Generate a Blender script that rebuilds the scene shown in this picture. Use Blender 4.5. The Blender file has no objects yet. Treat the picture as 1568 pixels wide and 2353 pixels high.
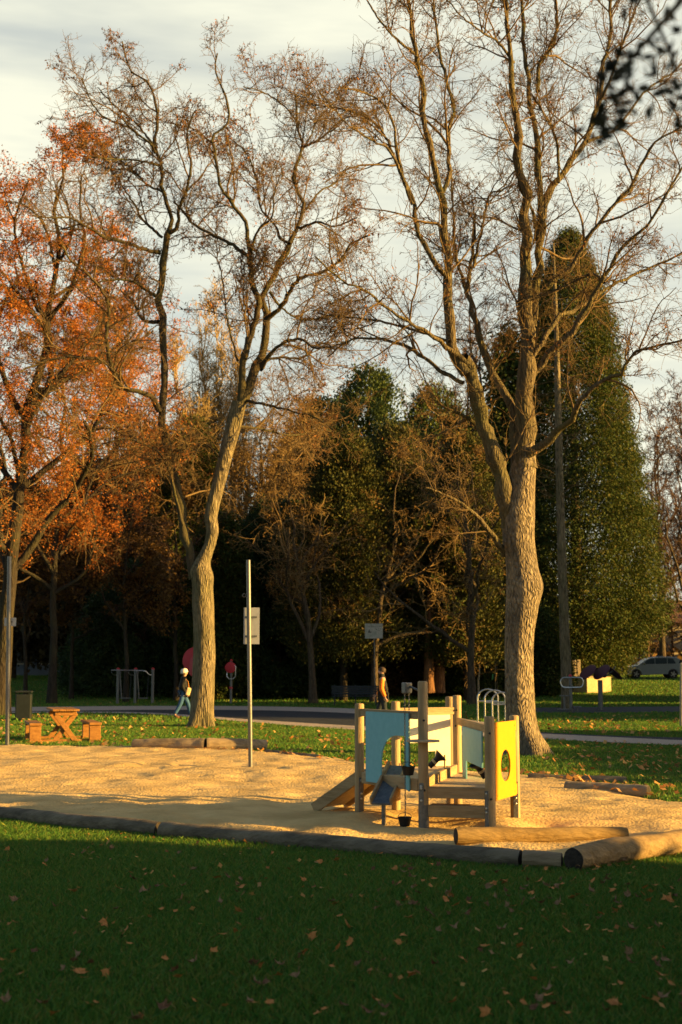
import bpy, bmesh, math, random
import numpy as np
from mathutils import Vector, Matrix
R = math.radians
rng = np.random.default_rng(7)
random.seed(7)
SC = bpy.context.scene
COL = SC.collection

# ------------------------------------------------------------------ camera
F, CX, CY, W0, H0 = 2900.0, 784.0, 1176.5, 1568.0, 2353.0
PITCH = math.atan((1540 - CY) / F)
CAMZ = 1.62
cam_d = bpy.data.cameras.new('camera')
cam = bpy.data.objects.new('camera', cam_d)
COL.objects.link(cam)
cam.location = (0, 0, CAMZ)
cam.rotation_euler = (math.pi / 2 + PITCH, 0, 0)
cam_d.sensor_fit = 'VERTICAL'
cam_d.sensor_height = 36.0
cam_d.lens = F / H0 * 36.0
cam_d.clip_end = 2000
cam_d.dof.use_dof = True
cam_d.dof.focus_distance = 15.0
cam_d.dof.aperture_fstop = 2.8
SC.camera = cam

# ------------------------------------------------------------------ light
SUN_AZ, SUN_EL = R(13), R(11)          # azimuth: from +X towards the camera side (-Y)
S = Vector((math.cos(SUN_EL) * math.cos(SUN_AZ), -math.cos(SUN_EL) * math.sin(SUN_AZ), math.sin(SUN_EL)))
sun_d = bpy.data.lights.new('sun', 'SUN')
sun = bpy.data.objects.new('sun', sun_d)
COL.objects.link(sun)
sun.rotation_euler = S.to_track_quat('Z', 'Y').to_euler()
sun_d.energy = 5.0
sun_d.angle = R(0.55)
sun_d.color = (1.0, 0.60, 0.15)
world = bpy.data.worlds.new('World')
SC.world = world
world.use_nodes = True
wn, wl = world.node_tree.nodes, world.node_tree.links
for n in list(wn):
    wn.remove(n)
w_out = wn.new('ShaderNodeOutputWorld')
w_bg = wn.new('ShaderNodeBackground')
sky = wn.new('ShaderNodeTexSky')
sky.sky_type = 'NISHITA'
sky.sun_disc = False
sky.sun_elevation = SUN_EL
sky.sun_rotation = math.atan2(S.x, S.y)
sky.air_density = 1.0
sky.dust_density = 1.5
w_bg.inputs['Strength'].default_value = 0.05
# thin streaky high cloud over the clear sky
tc = wn.new('ShaderNodeTexCoord')
mp = wn.new('ShaderNodeMapping')
mp.inputs['Scale'].default_value = (2.2, 2.2, 13.0)
mp.inputs['Rotation'].default_value = (R(3), R(2), 0)
nz = wn.new('ShaderNodeTexNoise')
nz.inputs['Scale'].default_value = 1.3
nz.inputs['Detail'].default_value = 5
nz.inputs['Roughness'].default_value = 0.55
rmp = wn.new('ShaderNodeValToRGB')
rmp.color_ramp.elements[0].position = 0.33
rmp.color_ramp.elements[0].color = (0.52, 0.52, 0.52, 1)
rmp.color_ramp.elements[1].position = 0.62
rmp.color_ramp.elements[1].color = (0.96, 0.96, 0.96, 1)
mixs = wn.new('ShaderNodeMixRGB')
mixs.inputs['Color2'].default_value = (5.95, 5.9, 4.7, 1)
wl.new(tc.outputs['Generated'], mp.inputs['Vector'])
wl.new(mp.outputs['Vector'], nz.inputs['Vector'])
wl.new(nz.outputs['Fac'], rmp.inputs['Fac'])
# the cloud sheet is cut back overhead to lower the fill light
sepz = wn.new('ShaderNodeSeparateXYZ')
wl.new(tc.outputs['Generated'], sepz.inputs['Vector'])
thin = wn.new('ShaderNodeMapRange')
thin.inputs['From Min'].default_value = 0.48
thin.inputs['From Max'].default_value = 0.60
thin.inputs['To Min'].default_value = 1.0
thin.inputs['To Max'].default_value = 0.50
wl.new(sepz.outputs['Z'], thin.inputs['Value'])
mulf = wn.new('ShaderNodeMath')
mulf.operation = 'MULTIPLY'
wl.new(rmp.outputs['Color'], mulf.inputs[0])
wl.new(thin.outputs['Result'], mulf.inputs[1])
# and kept to the view direction, so the unseen sky fills shadows less
back = wn.new('ShaderNodeMapRange')
back.inputs['From Min'].default_value = 0.45
back.inputs['From Max'].default_value = 0.80
back.inputs['To Min'].default_value = 0.05
back.inputs['To Max'].default_value = 1.0
wl.new(sepz.outputs['Y'], back.inputs['Value'])
mulb = wn.new('ShaderNodeMath')
mulb.operation = 'MULTIPLY'
wl.new(mulf.outputs[0], mulb.inputs[0])
wl.new(back.outputs['Result'], mulb.inputs[1])
wl.new(mulb.outputs[0], mixs.inputs['Fac'])
wl.new(sky.outputs['Color'], mixs.inputs['Color1'])
wl.new(mixs.outputs['Color'], w_bg.inputs['Color'])
wl.new(w_bg.outputs['Background'], w_out.inputs['Surface'])
SC.view_settings.view_transform = 'Standard'
SC.view_settings.look = 'None'
SC.view_settings.exposure = 1.80
SC.view_settings.gamma = 1.0
SC.view_settings.use_curve_mapping = False
SC.render.engine = 'CYCLES'
SC.cycles.max_bounces = 5
SC.cycles.diffuse_bounces = 3
SC.cycles.glossy_bounces = 2
SC.cycles.transmission_bounces = 3
SC.cycles.use_denoising = True

# ------------------------------------------------------------------ geometry of the view
_cp, _sp = math.cos(PITCH), math.sin(PITCH)
def ray(x, y):
    a, b = (x - CX), (CY - y)
    return np.array([a, F * _cp - b * _sp, F * _sp + b * _cp])
def gz(X, Y):
    """height of the ground"""
    Y = np.asarray(Y, float)
    t = np.clip((Y - 62) / 33.0, 0, 1)
    return 1.0 * t * t * (3 - 2 * t) + 0.02 * np.maximum(Y - 95, 0)
def G(x, y, dz=0.0):
    """where the line of sight through a photo pixel meets the ground"""
    d = ray(x, y)
    lo, hi = 0.0, 400.0 / d[1]
    for _ in range(60):
        m = (lo + hi) / 2
        p = d * m
        if CAMZ + p[2] > gz(p[0], p[1]) + dz:
            lo = m
        else:
            hi = m
    p = d * lo
    return np.array([p[0], p[1], float(gz(p[0], p[1])) + dz])
def P(x, y, Y):
    d = ray(x, y)
    p = d * (Y / d[1])
    return np.array([p[0], Y, CAMZ + p[2]])

# ------------------------------------------------------------------ materials
def new_mat(name):
    m = bpy.data.materials.new(name)
    m.use_nodes = True
    return m, m.node_tree.nodes, m.node_tree.links, m.node_tree.nodes['Principled BSDF']
def ramp(nodes, cols, pos=None):
    r = nodes.new('ShaderNodeValToRGB')
    e = r.color_ramp.elements
    k = len(cols)
    pos = pos or [i / (k - 1) for i in range(k)]
    e[0].position, e[0].color = pos[0], (*cols[0], 1)
    e[1].position, e[1].color = pos[-1], (*cols[-1], 1)
    for i in range(1, k - 1):
        q = e.new(pos[i])
        q.color = (*cols[i], 1)
    return r
def mat(name, c1, c2=None, scale=8, rough=0.7, metal=0.0, bump=0.0, stretch=(1, 1, 1), detail=6, spec=0.3, bscale=None, pos=None):
    m, n, l, b = new_mat(name)
    b.inputs['Roughness'].default_value = rough
    b.inputs['Metallic'].default_value = metal
    b.inputs['Specular IOR Level'].default_value = spec
    if c2 is None:
        c2 = tuple(v * 0.8 for v in c1)
    t = n.new('ShaderNodeTexCoord')
    mpp = n.new('ShaderNodeMapping')
    mpp.inputs['Scale'].default_value = stretch
    l.new(t.outputs['Object'], mpp.inputs['Vector'])
    z = n.new('ShaderNodeTexNoise')
    z.inputs['Scale'].default_value = scale
    z.inputs['Detail'].default_value = detail
    z.inputs['Roughness'].default_value = 0.62
    l.new(mpp.outputs['Vector'], z.inputs['Vector'])
    r = ramp(n, [c1, c2], pos or [0.35, 0.65])
    l.new(z.outputs['Fac'], r.inputs['Fac'])
    l.new(r.outputs['Color'], b.inputs['Base Color'])
    if bump:
        z2 = n.new('ShaderNodeTexNoise')
        z2.inputs['Scale'].default_value = bscale or scale * 2
        z2.inputs['Detail'].default_value = 6
        l.new(mpp.outputs['Vector'], z2.inputs['Vector'])
        bp = n.new('ShaderNodeBump')
        bp.inputs['Strength'].default_value = bump
        bp.inputs['Distance'].default_value = 0.03
        l.new(z2.outputs['Fac'], bp.inputs['Height'])
        l.new(bp.outputs['Normal'], b.inputs['Normal'])
    return m
def leaf_mat(name, cols, trans=0.3, rough=0.7, pos=None):
    """each separate leaf takes its own colour"""
    m, n, l, b = new_mat(name)
    b.inputs['Roughness'].default_value = rough
    b.inputs['Specular IOR Level'].default_value = 0.15
    g = n.new('ShaderNodeNewGeometry')
    r = ramp(n, cols, pos)
    l.new(g.outputs['Random Per Island'], r.inputs['Fac'])
    l.new(r.outputs['Color'], b.inputs['Base Color'])
    if trans > 0:
        tr = n.new('ShaderNodeBsdfTranslucent')
        l.new(r.outputs['Color'], tr.inputs['Color'])
        mx = n.new('ShaderNodeMixShader')
        mx.inputs['Fac'].default_value = trans
        out = n['Material Output']
        l.new(b.outputs['BSDF'], mx.inputs[1])
        l.new(tr.outputs['BSDF'], mx.inputs[2])
        l.new(mx.outputs['Shader'], out.inputs['Surface'])
    return m
def bark_mat(name, dark, light, moss=(0.09, 0.09, 0.03), scale=6.0, bump=0.8, mossy=0.5, dist=0.05, stretch=0.22):
    m, n, l, b = new_mat(name)
    b.inputs['Roughness'].default_value = 0.9
    b.inputs['Specular IOR Level'].default_value = 0.1
    t = n.new('ShaderNodeTexCoord')
    mpp = n.new('ShaderNodeMapping')
    mpp.inputs['Scale'].default_value = (1, 1, stretch)
    l.new(t.outputs['Object'], mpp.inputs['Vector'])
    # warp
    zz = n.new('ShaderNodeTexNoise'); zz.inputs['Scale'].default_value = 5
    l.new(mpp.outputs['Vector'], zz.inputs['Vector'])
    mxv = n.new('ShaderNodeMixRGB'); mxv.inputs['Fac'].default_value = 0.12
    l.new(mpp.outputs['Vector'], mxv.inputs['Color1'])
    l.new(zz.outputs['Color'], mxv.inputs['Color2'])
    v = n.new('ShaderNodeTexVoronoi')
    v.feature = 'DISTANCE_TO_EDGE'
    v.inputs['Scale'].default_value = scale * 2.6
    l.new(mxv.outputs['Color'], v.inputs['Vector'])
    z = n.new('ShaderNodeTexNoise')
    z.inputs['Scale'].default_value = scale * 2
    z.inputs['Detail'].default_value = 8
    l.new(mpp.outputs['Vector'], z.inputs['Vector'])
    r0 = ramp(n, [dark, light], [0.0, 0.30])
    l.new(v.outputs['Distance'], r0.inputs['Fac'])
    r1 = ramp(n, [dark, light, tuple(min(1, q * 1.25) for q in light)], [0.3, 0.55, 0.75])
    l.new(z.outputs['Fac'], r1.inputs['Fac'])
    mx = n.new('ShaderNodeMixRGB'); mx.inputs['Fac'].default_value = 0.55
    l.new(r0.outputs['Color'], mx.inputs['Color1']); l.new(r1.outputs['Color'], mx.inputs['Color2'])
    z3 = n.new('ShaderNodeTexNoise'); z3.inputs['Scale'].default_value = 0.9; z3.inputs['Detail'].default_value = 4
    l.new(t.outputs['Object'], z3.inputs['Vector'])
    r3 = ramp(n, [(0, 0, 0), (mossy,) * 3], [0.45, 0.7])
    l.new(z3.outputs['Fac'], r3.inputs['Fac'])
    mx2 = n.new('ShaderNodeMixRGB')
    mx2.inputs['Color2'].default_value = (*moss, 1)
    l.new(r3.outputs['Color'], mx2.inputs['Fac']); l.new(mx.outputs['Color'], mx2.inputs['Color1'])
    l.new(mx2.outputs['Color'], b.inputs['Base Color'])
    mh = n.new('ShaderNodeMath'); mh.operation = 'MULTIPLY_ADD'
    mh.inputs[1].default_value = 1.6
    l.new(v.outputs['Distance'], mh.inputs[0]); l.new(z.outputs['Fac'], mh.inputs[2])
    bp = n.new('ShaderNodeBump')
    bp.inputs['Strength'].default_value = bump
    bp.inputs['Distance'].default_value = dist
    l.new(mh.outputs[0], bp.inputs['Height'])
    l.new(bp.outputs['Normal'], b.inputs['Normal'])
    return m

M = {}
M['bark_r'] = bark_mat('bark_flaky', (0.050, 0.042, 0.034), (0.35, 0.275, 0.175), moss=(0.075, 0.062, 0.046), scale=8.0, bump=1.0, mossy=0.75, dist=0.06, stretch=0.38)
M['bark_l'] = bark_mat('bark_ridged', (0.045, 0.038, 0.027), (0.25, 0.20, 0.118), scale=7.0, bump=1.0, mossy=0.5, dist=0.05, stretch=0.20)
M['limb'] = bark_mat('bark_limb', (0.026, 0.022, 0.016), (0.085, 0.066, 0.040), scale=9.0, bump=0.5, mossy=0.6, dist=0.02)  # darker than trunk bark: shade of the twigs put into the colour, plus moss
M['limb_r'] = bark_mat('bark_limb_pale', (0.030, 0.026, 0.019), (0.15, 0.115, 0.066), scale=9.0, bump=1.0, mossy=0.6, dist=0.03)  # limb colour kept below the bole's for shade from its twigs, and moss
M['bark_dark'] = bark_mat('bark_dark', (0.030, 0.022, 0.016), (0.10, 0.075, 0.05), scale=6.0, bump=0.8, mossy=0.3)
M['bark_shaded'] = bark_mat('bark_shaded', (0.018, 0.015, 0.012), (0.050, 0.040, 0.030), scale=6.0, bump=0.8, mossy=0.3)  # dark bark lowered further in colour, standing in for shade on back trunks
M['bark_pine'] = bark_mat('bark_pine', (0.09, 0.045, 0.025), (0.24, 0.125, 0.065), scale=5.0, bump=0.8, mossy=0.1)
M['twig'] = mat('twig', (0.10, 0.066, 0.032), (0.17, 0.115, 0.055), scale=3, rough=0.85, spec=0.1)
M['twig_tan'] = mat('twig_tan', (0.17, 0.11, 0.045), (0.25, 0.165, 0.07), scale=3, rough=0.85, spec=0.1)
M['twig_red'] = mat('twig_red', (0.075, 0.045, 0.030), (0.12, 0.075, 0.05), scale=3, rough=0.85, spec=0.1)
M['twig_gold'] = mat('twig_gold', (0.32, 0.22, 0.085), (0.42, 0.30, 0.12), scale=3, rough=0.8, spec=0.1)
M['seed'] = leaf_mat('hanging_seed', [(0.07, 0.035, 0.018), (0.17, 0.075, 0.025), (0.30, 0.12, 0.03)], 0.25)
M['oak'] = leaf_mat('oak_leaf', [(0.20, 0.060, 0.015), (0.43, 0.145, 0.026), (0.53, 0.205, 0.04), (0.30, 0.09, 0.02)], 0.45)
M['brownleaf'] = leaf_mat('brown_leaf', [(0.055, 0.032, 0.012), (0.12, 0.068, 0.020), (0.20, 0.11, 0.028)], 0.3)
M['thuja'] = leaf_mat('thuja', [(0.024, 0.040, 0.010), (0.044, 0.072, 0.014), (0.074, 0.094, 0.018), (0.11, 0.088, 0.020)], 0.2)
M['yew'] = leaf_mat('yew', [(0.016, 0.034, 0.015), (0.032, 0.058, 0.019), (0.062, 0.082, 0.022)], 0.15)
M['pine'] = leaf_mat('pine', [(0.040, 0.066, 0.024), (0.075, 0.115, 0.034), (0.125, 0.150, 0.040)], 0.15)
M['olive'] = leaf_mat('olive_needles', [(0.024, 0.032, 0.010), (0.045, 0.056, 0.014), (0.075, 0.078, 0.018), (0.10, 0.075, 0.020)], 0.1)
M['fir'] = leaf_mat('fir', [(0.030, 0.026, 0.012), (0.055, 0.045, 0.018), (0.085, 0.060, 0.020)], 0.15)
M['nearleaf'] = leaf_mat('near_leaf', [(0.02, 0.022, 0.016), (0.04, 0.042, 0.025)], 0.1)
M['grass'] = leaf_mat('grass_blade', [(0.048, 0.150, 0.024), (0.088, 0.200, 0.030), (0.155, 0.220, 0.033), (0.25, 0.205, 0.05)], 0.3, 0.6, [0.0, 0.45, 0.85, 1.0])
M['litter'] = leaf_mat('leaf_litter', [(0.20, 0.085, 0.025), (0.42, 0.18, 0.045), (0.58, 0.33, 0.10), (0.30, 0.17, 0.08)], 0.2)
M['leafdry'] = mat('dry_leaf', (0.36, 0.13, 0.03), (0.56, 0.23, 0.06), scale=9, rough=0.7, spec=0.2)
M['leafpale'] = mat('pale_leaf', (0.20, 0.11, 0.05), (0.30, 0.18, 0.09), scale=9, rough=0.7, spec=0.2)
M['leafdark'] = mat('dark_leaf', (0.10, 0.05, 0.025), (0.20, 0.09, 0.04), scale=9, rough=0.7, spec=0.2)
M['ground'] = mat('grass_ground', (0.045, 0.070, 0.012), (0.095, 0.120, 0.020), scale=1.6, rough=0.95, bump=1.0, bscale=40, spec=0.05, detail=12)
M['sand'] = mat('sand', (0.48, 0.325, 0.132), (0.66, 0.465, 0.205), scale=1.4, rough=0.95, bump=0.7, bscale=30, spec=0.05, detail=12)
M['asphalt'] = mat('asphalt', (0.018, 0.021, 0.026), (0.032, 0.036, 0.042), scale=3, rough=0.9, bump=0.3, bscale=160, spec=0.2)
M['gravel'] = mat('gravel_edge', (0.33, 0.27, 0.22), (0.44, 0.37, 0.31), scale=20, rough=0.95, bump=0.4, bscale=120, spec=0.1)
M['mat'] = mat('rubber_mat', (0.022, 0.026, 0.034), (0.04, 0.044, 0.052), scale=6, rough=0.9)
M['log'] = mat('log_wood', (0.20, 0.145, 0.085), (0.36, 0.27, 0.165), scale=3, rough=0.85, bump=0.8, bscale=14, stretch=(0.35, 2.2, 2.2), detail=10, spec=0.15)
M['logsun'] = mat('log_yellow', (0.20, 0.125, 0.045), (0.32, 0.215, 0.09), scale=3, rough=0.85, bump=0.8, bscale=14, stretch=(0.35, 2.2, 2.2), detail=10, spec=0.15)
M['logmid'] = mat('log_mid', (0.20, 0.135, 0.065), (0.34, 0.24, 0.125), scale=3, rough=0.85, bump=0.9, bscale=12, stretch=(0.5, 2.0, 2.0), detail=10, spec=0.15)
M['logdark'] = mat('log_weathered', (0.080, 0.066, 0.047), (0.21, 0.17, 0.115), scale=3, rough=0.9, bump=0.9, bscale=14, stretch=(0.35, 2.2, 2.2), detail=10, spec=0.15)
M['logend'] = mat('log_end', (0.016, 0.013, 0.010), (0.045, 0.033, 0.023), scale=18, rough=0.9, bump=0.6)
M['timber'] = mat('play_timber', (0.27, 0.18, 0.085), (0.42, 0.295, 0.15), scale=5, rough=0.7, bump=0.35, bscale=20, stretch=(3, 3, 0.3), detail=8, spec=0.25)
M['plank'] = mat('play_plank', (0.27, 0.185, 0.09), (0.40, 0.285, 0.15), scale=5, rough=0.75, bump=0.35, bscale=18, stretch=(0.6, 0.6, 4), detail=8, spec=0.2)
M['deck'] = mat('sandy_deck', (0.40, 0.30, 0.18), (0.50, 0.385, 0.24), scale=9, rough=0.95, bump=0.3)
M['blue'] = mat('blue_panel', (0.18, 0.43, 0.48), (0.21, 0.47, 0.52), scale=14, rough=0.6, spec=0.12)
M['yellow'] = mat('yellow_panel', (0.64, 0.255, 0.006), (0.68, 0.275, 0.008), scale=10, rough=0.45, spec=0.3)
M['white'] = mat('cream_panel', (0.70, 0.62, 0.44), (0.76, 0.68, 0.50), scale=10, rough=0.5)
M['black'] = mat('black_plastic', (0.012, 0.012, 0.014), (0.022, 0.022, 0.024), scale=8, rough=0.5)
M['steel'] = mat('galvanised_steel', (0.10, 0.105, 0.105), (0.16, 0.16, 0.155), scale=30, rough=0.42, metal=0.4, spec=0.5)
M['chrome'] = mat('stainless_tube', (0.50, 0.50, 0.48), (0.56, 0.56, 0.53), scale=20, rough=0.3, metal=1.0)
M['chute'] = mat('chute_rubber', (0.055, 0.075, 0.10), (0.13, 0.15, 0.17), scale=22, rough=0.6)
M['red'] = mat('red_plastic', (0.42, 0.022, 0.030), (0.48, 0.030, 0.036), scale=8, rough=0.45)
M['plum'] = mat('plum_disc', (0.055, 0.012, 0.026), (0.075, 0.018, 0.034), scale=20, rough=0.5)
M['signback'] = mat('sign_metal', (0.36, 0.37, 0.37), (0.43, 0.44, 0.43), scale=10, rough=0.45, metal=0.4)
M['signface'] = mat('weathered_sign', (0.30, 0.32, 0.26), (0.52, 0.48, 0.40), scale=5, rough=0.6)
M['ink'] = mat('sign_ink', (0.02, 0.02, 0.025), (0.03, 0.03, 0.035), rough=0.6)
M['table'] = mat('table_wood', (0.21, 0.090, 0.018), (0.31, 0.145, 0.032), scale=4, rough=0.65, bump=0.3, stretch=(2, 2, 5), detail=8)
M['bin'] = mat('bin_dark', (0.007, 0.011, 0.012), (0.012, 0.017, 0.018), rough=0.6)
M['benchdark'] = mat('bench_dark', (0.018, 0.024, 0.028), (0.03, 0.038, 0.042), rough=0.7)
M['concrete'] = mat('concrete', (0.36, 0.27, 0.13), (0.46, 0.36, 0.20), scale=5, rough=0.9, bump=0.3, detail=10)
M['wall'] = mat('house_wall', (0.13, 0.15, 0.18), (0.16, 0.18, 0.21), scale=2, rough=0.9)
M['wallcream'] = mat('cream_wall', (0.42, 0.36, 0.26), (0.50, 0.43, 0.31), scale=2, rough=0.9)
M['roof'] = mat('roof_tile', (0.10, 0.055, 0.045), (0.15, 0.08, 0.06), scale=6, rough=0.9)
M['glass'] = mat('window_glass', (0.03, 0.045, 0.055), (0.04, 0.055, 0.065), rough=0.12, spec=0.6)
M['paint'] = mat('car_paint', (0.17, 0.20, 0.22), (0.18, 0.21, 0.23), rough=0.35, metal=0.6, spec=0.5)
M['tyre'] = mat('tyre', (0.012, 0.012, 0.012), (0.02, 0.02, 0.02), rough=0.8)
M['lamp'] = mat('tail_lamp', (0.45, 0.02, 0.02), (0.5, 0.03, 0.03), rough=0.3)
M['skin'] = mat('skin', (0.44, 0.25, 0.17), (0.48, 0.28, 0.19), rough=0.6)
M['hair'] = mat('hair', (0.035, 0.022, 0.014), (0.06, 0.038, 0.022), scale=60, rough=0.7)
M['jacket'] = mat('dark_jacket', (0.009, 0.009, 0.009), (0.016, 0.015, 0.014), scale=25, rough=0.8, bump=0.4)
M['jeans'] = mat('jeans', (0.025, 0.075, 0.17), (0.04, 0.11, 0.23), scale=14, rough=0.85, bump=0.2)
M['hat'] = mat('knit_hat', (0.66, 0.62, 0.55), (0.76, 0.72, 0.64), scale=60, rough=0.95, bump=0.5)
M['shoe'] = mat('shoe', (0.10, 0.05, 0.03), (0.15, 0.08, 0.05), rough=0.7)
M['orange'] = mat('orange_sleeve', (0.78, 0.19, 0.015), (0.84, 0.24, 0.02), scale=18, rough=0.7, bump=0.4)
M['vest'] = mat('dark_vest', (0.014, 0.015, 0.013), (0.024, 0.024, 0.020), scale=25, rough=0.8, bump=0.3)
M['trousers'] = mat('dark_trousers', (0.010, 0.016, 0.022), (0.018, 0.026, 0.032), rough=0.85)
M['bag'] = mat('tan_bag', (0.50, 0.36, 0.18), (0.60, 0.46, 0.27), rough=0.7)
M['strap'] = mat('tan_strap', (0.50, 0.20, 0.04), (0.55, 0.24, 0.06), rough=0.6)
M['stake'] = mat('pale_stake', (0.34, 0.27, 0.17), (0.44, 0.36, 0.24), scale=6, rough=0.85, bump=0.4, stretch=(4, 4, 0.5))
M['green'] = mat('green_tag', (0.08, 0.45, 0.20), (0.35, 0.55, 0.06), scale=6, rough=0.5)

# ------------------------------------------------------------------ object helpers
def mesh_np(name, V, Fq, material, parent=None, smooth=True, loc=None):
    """V (n,3), Fq (m,k) index array"""
    V = np.asarray(V, dtype=np.float32)
    Fq = np.asarray(Fq, dtype=np.int32)
    me = bpy.data.meshes.new(name)
    k = Fq.shape[1]
    me.vertices.add(len(V)); me.vertices.foreach_set('co', V.ravel())
    me.loops.add(Fq.size); me.loops.foreach_set('vertex_index', Fq.ravel())
    me.polygons.add(len(Fq))
    me.polygons.foreach_set('loop_start', np.arange(0, Fq.size, k, dtype=np.int32))
    me.polygons.foreach_set('loop_total', np.full(len(Fq), k, dtype=np.int32))
    me.polygons.foreach_set('use_smooth', np.full(len(Fq), smooth, dtype=bool))
    me.update(calc_edges=True)
    me.materials.append(material)
    o = bpy.data.objects.new(name, me)
    COL.objects.link(o)
    if parent is not None:
        o.parent = parent
    return o
def tag(o, label=None, cat=None, group=None, kind=None):
    if label: o['label'] = label
    if cat: o['category'] = cat
    if group: o['group'] = group
    if kind: o['kind'] = kind
    return o
def thing(name, label, cat, loc=(0, 0, 0), group=None):
    o = bpy.data.objects.new(name, None)
    COL.objects.link(o)
    o.location = tuple(float(v) for v in loc)
    o.empty_display_size = 0.2
    return tag(o, label, cat, group)
def root_loc(o):
    while o.parent is not None:
        o = o.parent
    return np.array(o.location[:])
def dup(o, parent=None):
    c = o.copy()
    COL.objects.link(c)
    c.parent = parent
    for ch in list(o.children):
        dup(ch, c)
    return c
class MB:
    """collects shapes in world space (through .m) and links them as one mesh"""
    def __init__(self, m=None):
        self.v, self.f, self.m = [], [], m or Matrix.Identity(4)
    def add(self, vs, fs):
        k = len(self.v)
        self.v += [tuple(self.m @ Vector([float(c) for c in p])) for p in vs]
        self.f += [tuple(i + k for i in q) for q in fs]
        return self
    def box(self, c, s, rz=0.0, bev=0.0, rx=0.0, ry=0.0):
        bm = bmesh.new()
        bmesh.ops.create_cube(bm, size=1)
        for v in bm.verts:
            v.co = Vector((v.co.x * s[0], v.co.y * s[1], v.co.z * s[2]))
        if bev:
            bmesh.ops.bevel(bm, geom=bm.edges[:] , offset=bev, segments=2, affect='EDGES', profile=0.5)
        mt = Matrix.Translation([float(q) for q in c]) @ Matrix.Rotation(rz, 4, 'Z') @ Matrix.Rotation(ry, 4, 'Y') @ Matrix.Rotation(rx, 4, 'X')
        bm.verts.index_update()
        self.add([mt @ v.co for v in bm.verts], [[v.index for v in f.verts] for f in bm.faces])
        bm.free()
        return self
    def beam(self, a, b, w, h, bev=0.006):
        """board from a to b (centres of its ends): w across, h upright"""
        a, b = Vector([float(q) for q in a]), Vector([float(q) for q in b])
        d = b - a
        L = d.length
        x = d.normalized()
        y = Vector((0, 0, 1)).cross(x)
        if y.length < 1e-4: y = Vector((0, 1, 0))
        y.normalize()
        z = x.cross(y)
        mt = Matrix((x, y, z)).transposed().to_4x4()
        mt.translation = (a + b) / 2
        bm = bmesh.new()
        bmesh.ops.create_cube(bm, size=1)
        for v in bm.verts:
            v.co = Vector((v.co.x * L, v.co.y * w, v.co.z * h))
        if bev:
            bmesh.ops.bevel(bm, geom=bm.edges[:], offset=bev, segments=2, affect='EDGES', profile=0.5)
        bm.verts.index_update()
        self.add([mt @ v.co for v in bm.verts], [[v.index for v in f.verts] for f in bm.faces])
        bm.free()
        return self
    def tube(self, pts, r, k=10, cap=True, closed=False):
        pts = [Vector([float(q) for q in p]) for p in pts]
        n = len(pts)
        rr = r if hasattr(r, '__len__') else [r] * n
        vs, fs = [], []
        nrm = None
        for i, p in enumerate(pts):
            if closed:
                t = pts[(i + 1) % n] - pts[i - 1]
            else:
                t = pts[min(i + 1, n - 1)] - pts[max(i - 1, 0)]
            t.normalize()
            if nrm is None:
                nrm = t.orthogonal().normalized()
            else:
                nrm = (nrm - t * nrm.dot(t)).normalized()
            bn = t.cross(nrm)
            for j in range(k):
                a = 2 * math.pi * j / k
                vs.append(p + (nrm * math.cos(a) + bn * math.sin(a)) * rr[i])
        for i in range(n if closed else n - 1):
            i2 = (i + 1) % n
            for j in range(k):
                fs.append((i * k + j, i * k + (j + 1) % k, i2 * k + (j + 1) % k, i2 * k + j))
        if cap and not closed:
            fs.append(tuple(range(k))[::-1])
            fs.append(tuple((n - 1) * k + j for j in range(k)))
        return self.add(vs, fs)
    def lathe(self, base, prof, k=16, axis=(0, 0, 1)):
        """profile [(r, h)] turned about an axis through base"""
        ax = Vector(axis).normalized()
        u = ax.orthogonal().normalized(); w = ax.cross(u)
        b = Vector([float(q) for q in base])
        vs, fs = [], []
        for (r, h) in prof:
            for j in range(k):
                a = 2 * math.pi * j / k
                vs.append(b + ax * h + (u * math.cos(a) + w * math.sin(a)) * r)
        for i in range(len(prof) - 1):
            for j in range(k):
                fs.append((i * k + j, i * k + (j + 1) % k, (i + 1) * k + (j + 1) % k, (i + 1) * k + j))
        fs.append(tuple(range(k))[::-1])
        fs.append(tuple((len(prof) - 1) * k + j for j in range(k)))
        return self.add(vs, fs)
    def prism(self, poly, o, u, v, th):
        """2-D outline in the plane o + a*u + b*v, given a thickness"""
        o, u, v = Vector([float(q) for q in o]), Vector(u), Vector(v)
        nn = u.cross(v).normalized() * th / 2
        k = len(poly)
        vs = [o + u * a + v * b + nn for a, b in poly] + [o + u * a + v * b - nn for a, b in poly]
        fs = [tuple(range(k)), tuple(range(2 * k - 1, k - 1, -1))]
        fs += [(i, i + k, (i + 1) % k + k, (i + 1) % k) for i in range(k)]
        return self.add(vs, fs)
    def build(self, name, material, parent=None, smooth=False, angle=35):
        L = root_loc(parent) if parent is not None else np.zeros(3)
        me = bpy.data.meshes.new(name)
        me.from_pydata([(p[0] - L[0], p[1] - L[1], p[2] - L[2]) for p in self.v], [], self.f)
        bm = bmesh.new(); bm.from_mesh(me)
        bmesh.ops.recalc_face_normals(bm, faces=bm.faces[:])
        if smooth:
            for f in bm.faces: f.smooth = True
            for e in bm.edges:
                if len(e.link_faces) == 2 and e.calc_face_angle(0) > R(angle): e.smooth = False
        bm.to_mesh(me); bm.free()
        me.materials.append(material)
        o = bpy.data.objects.new(name, me)
        COL.objects.link(o)
        o.parent = parent
        return o

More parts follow.
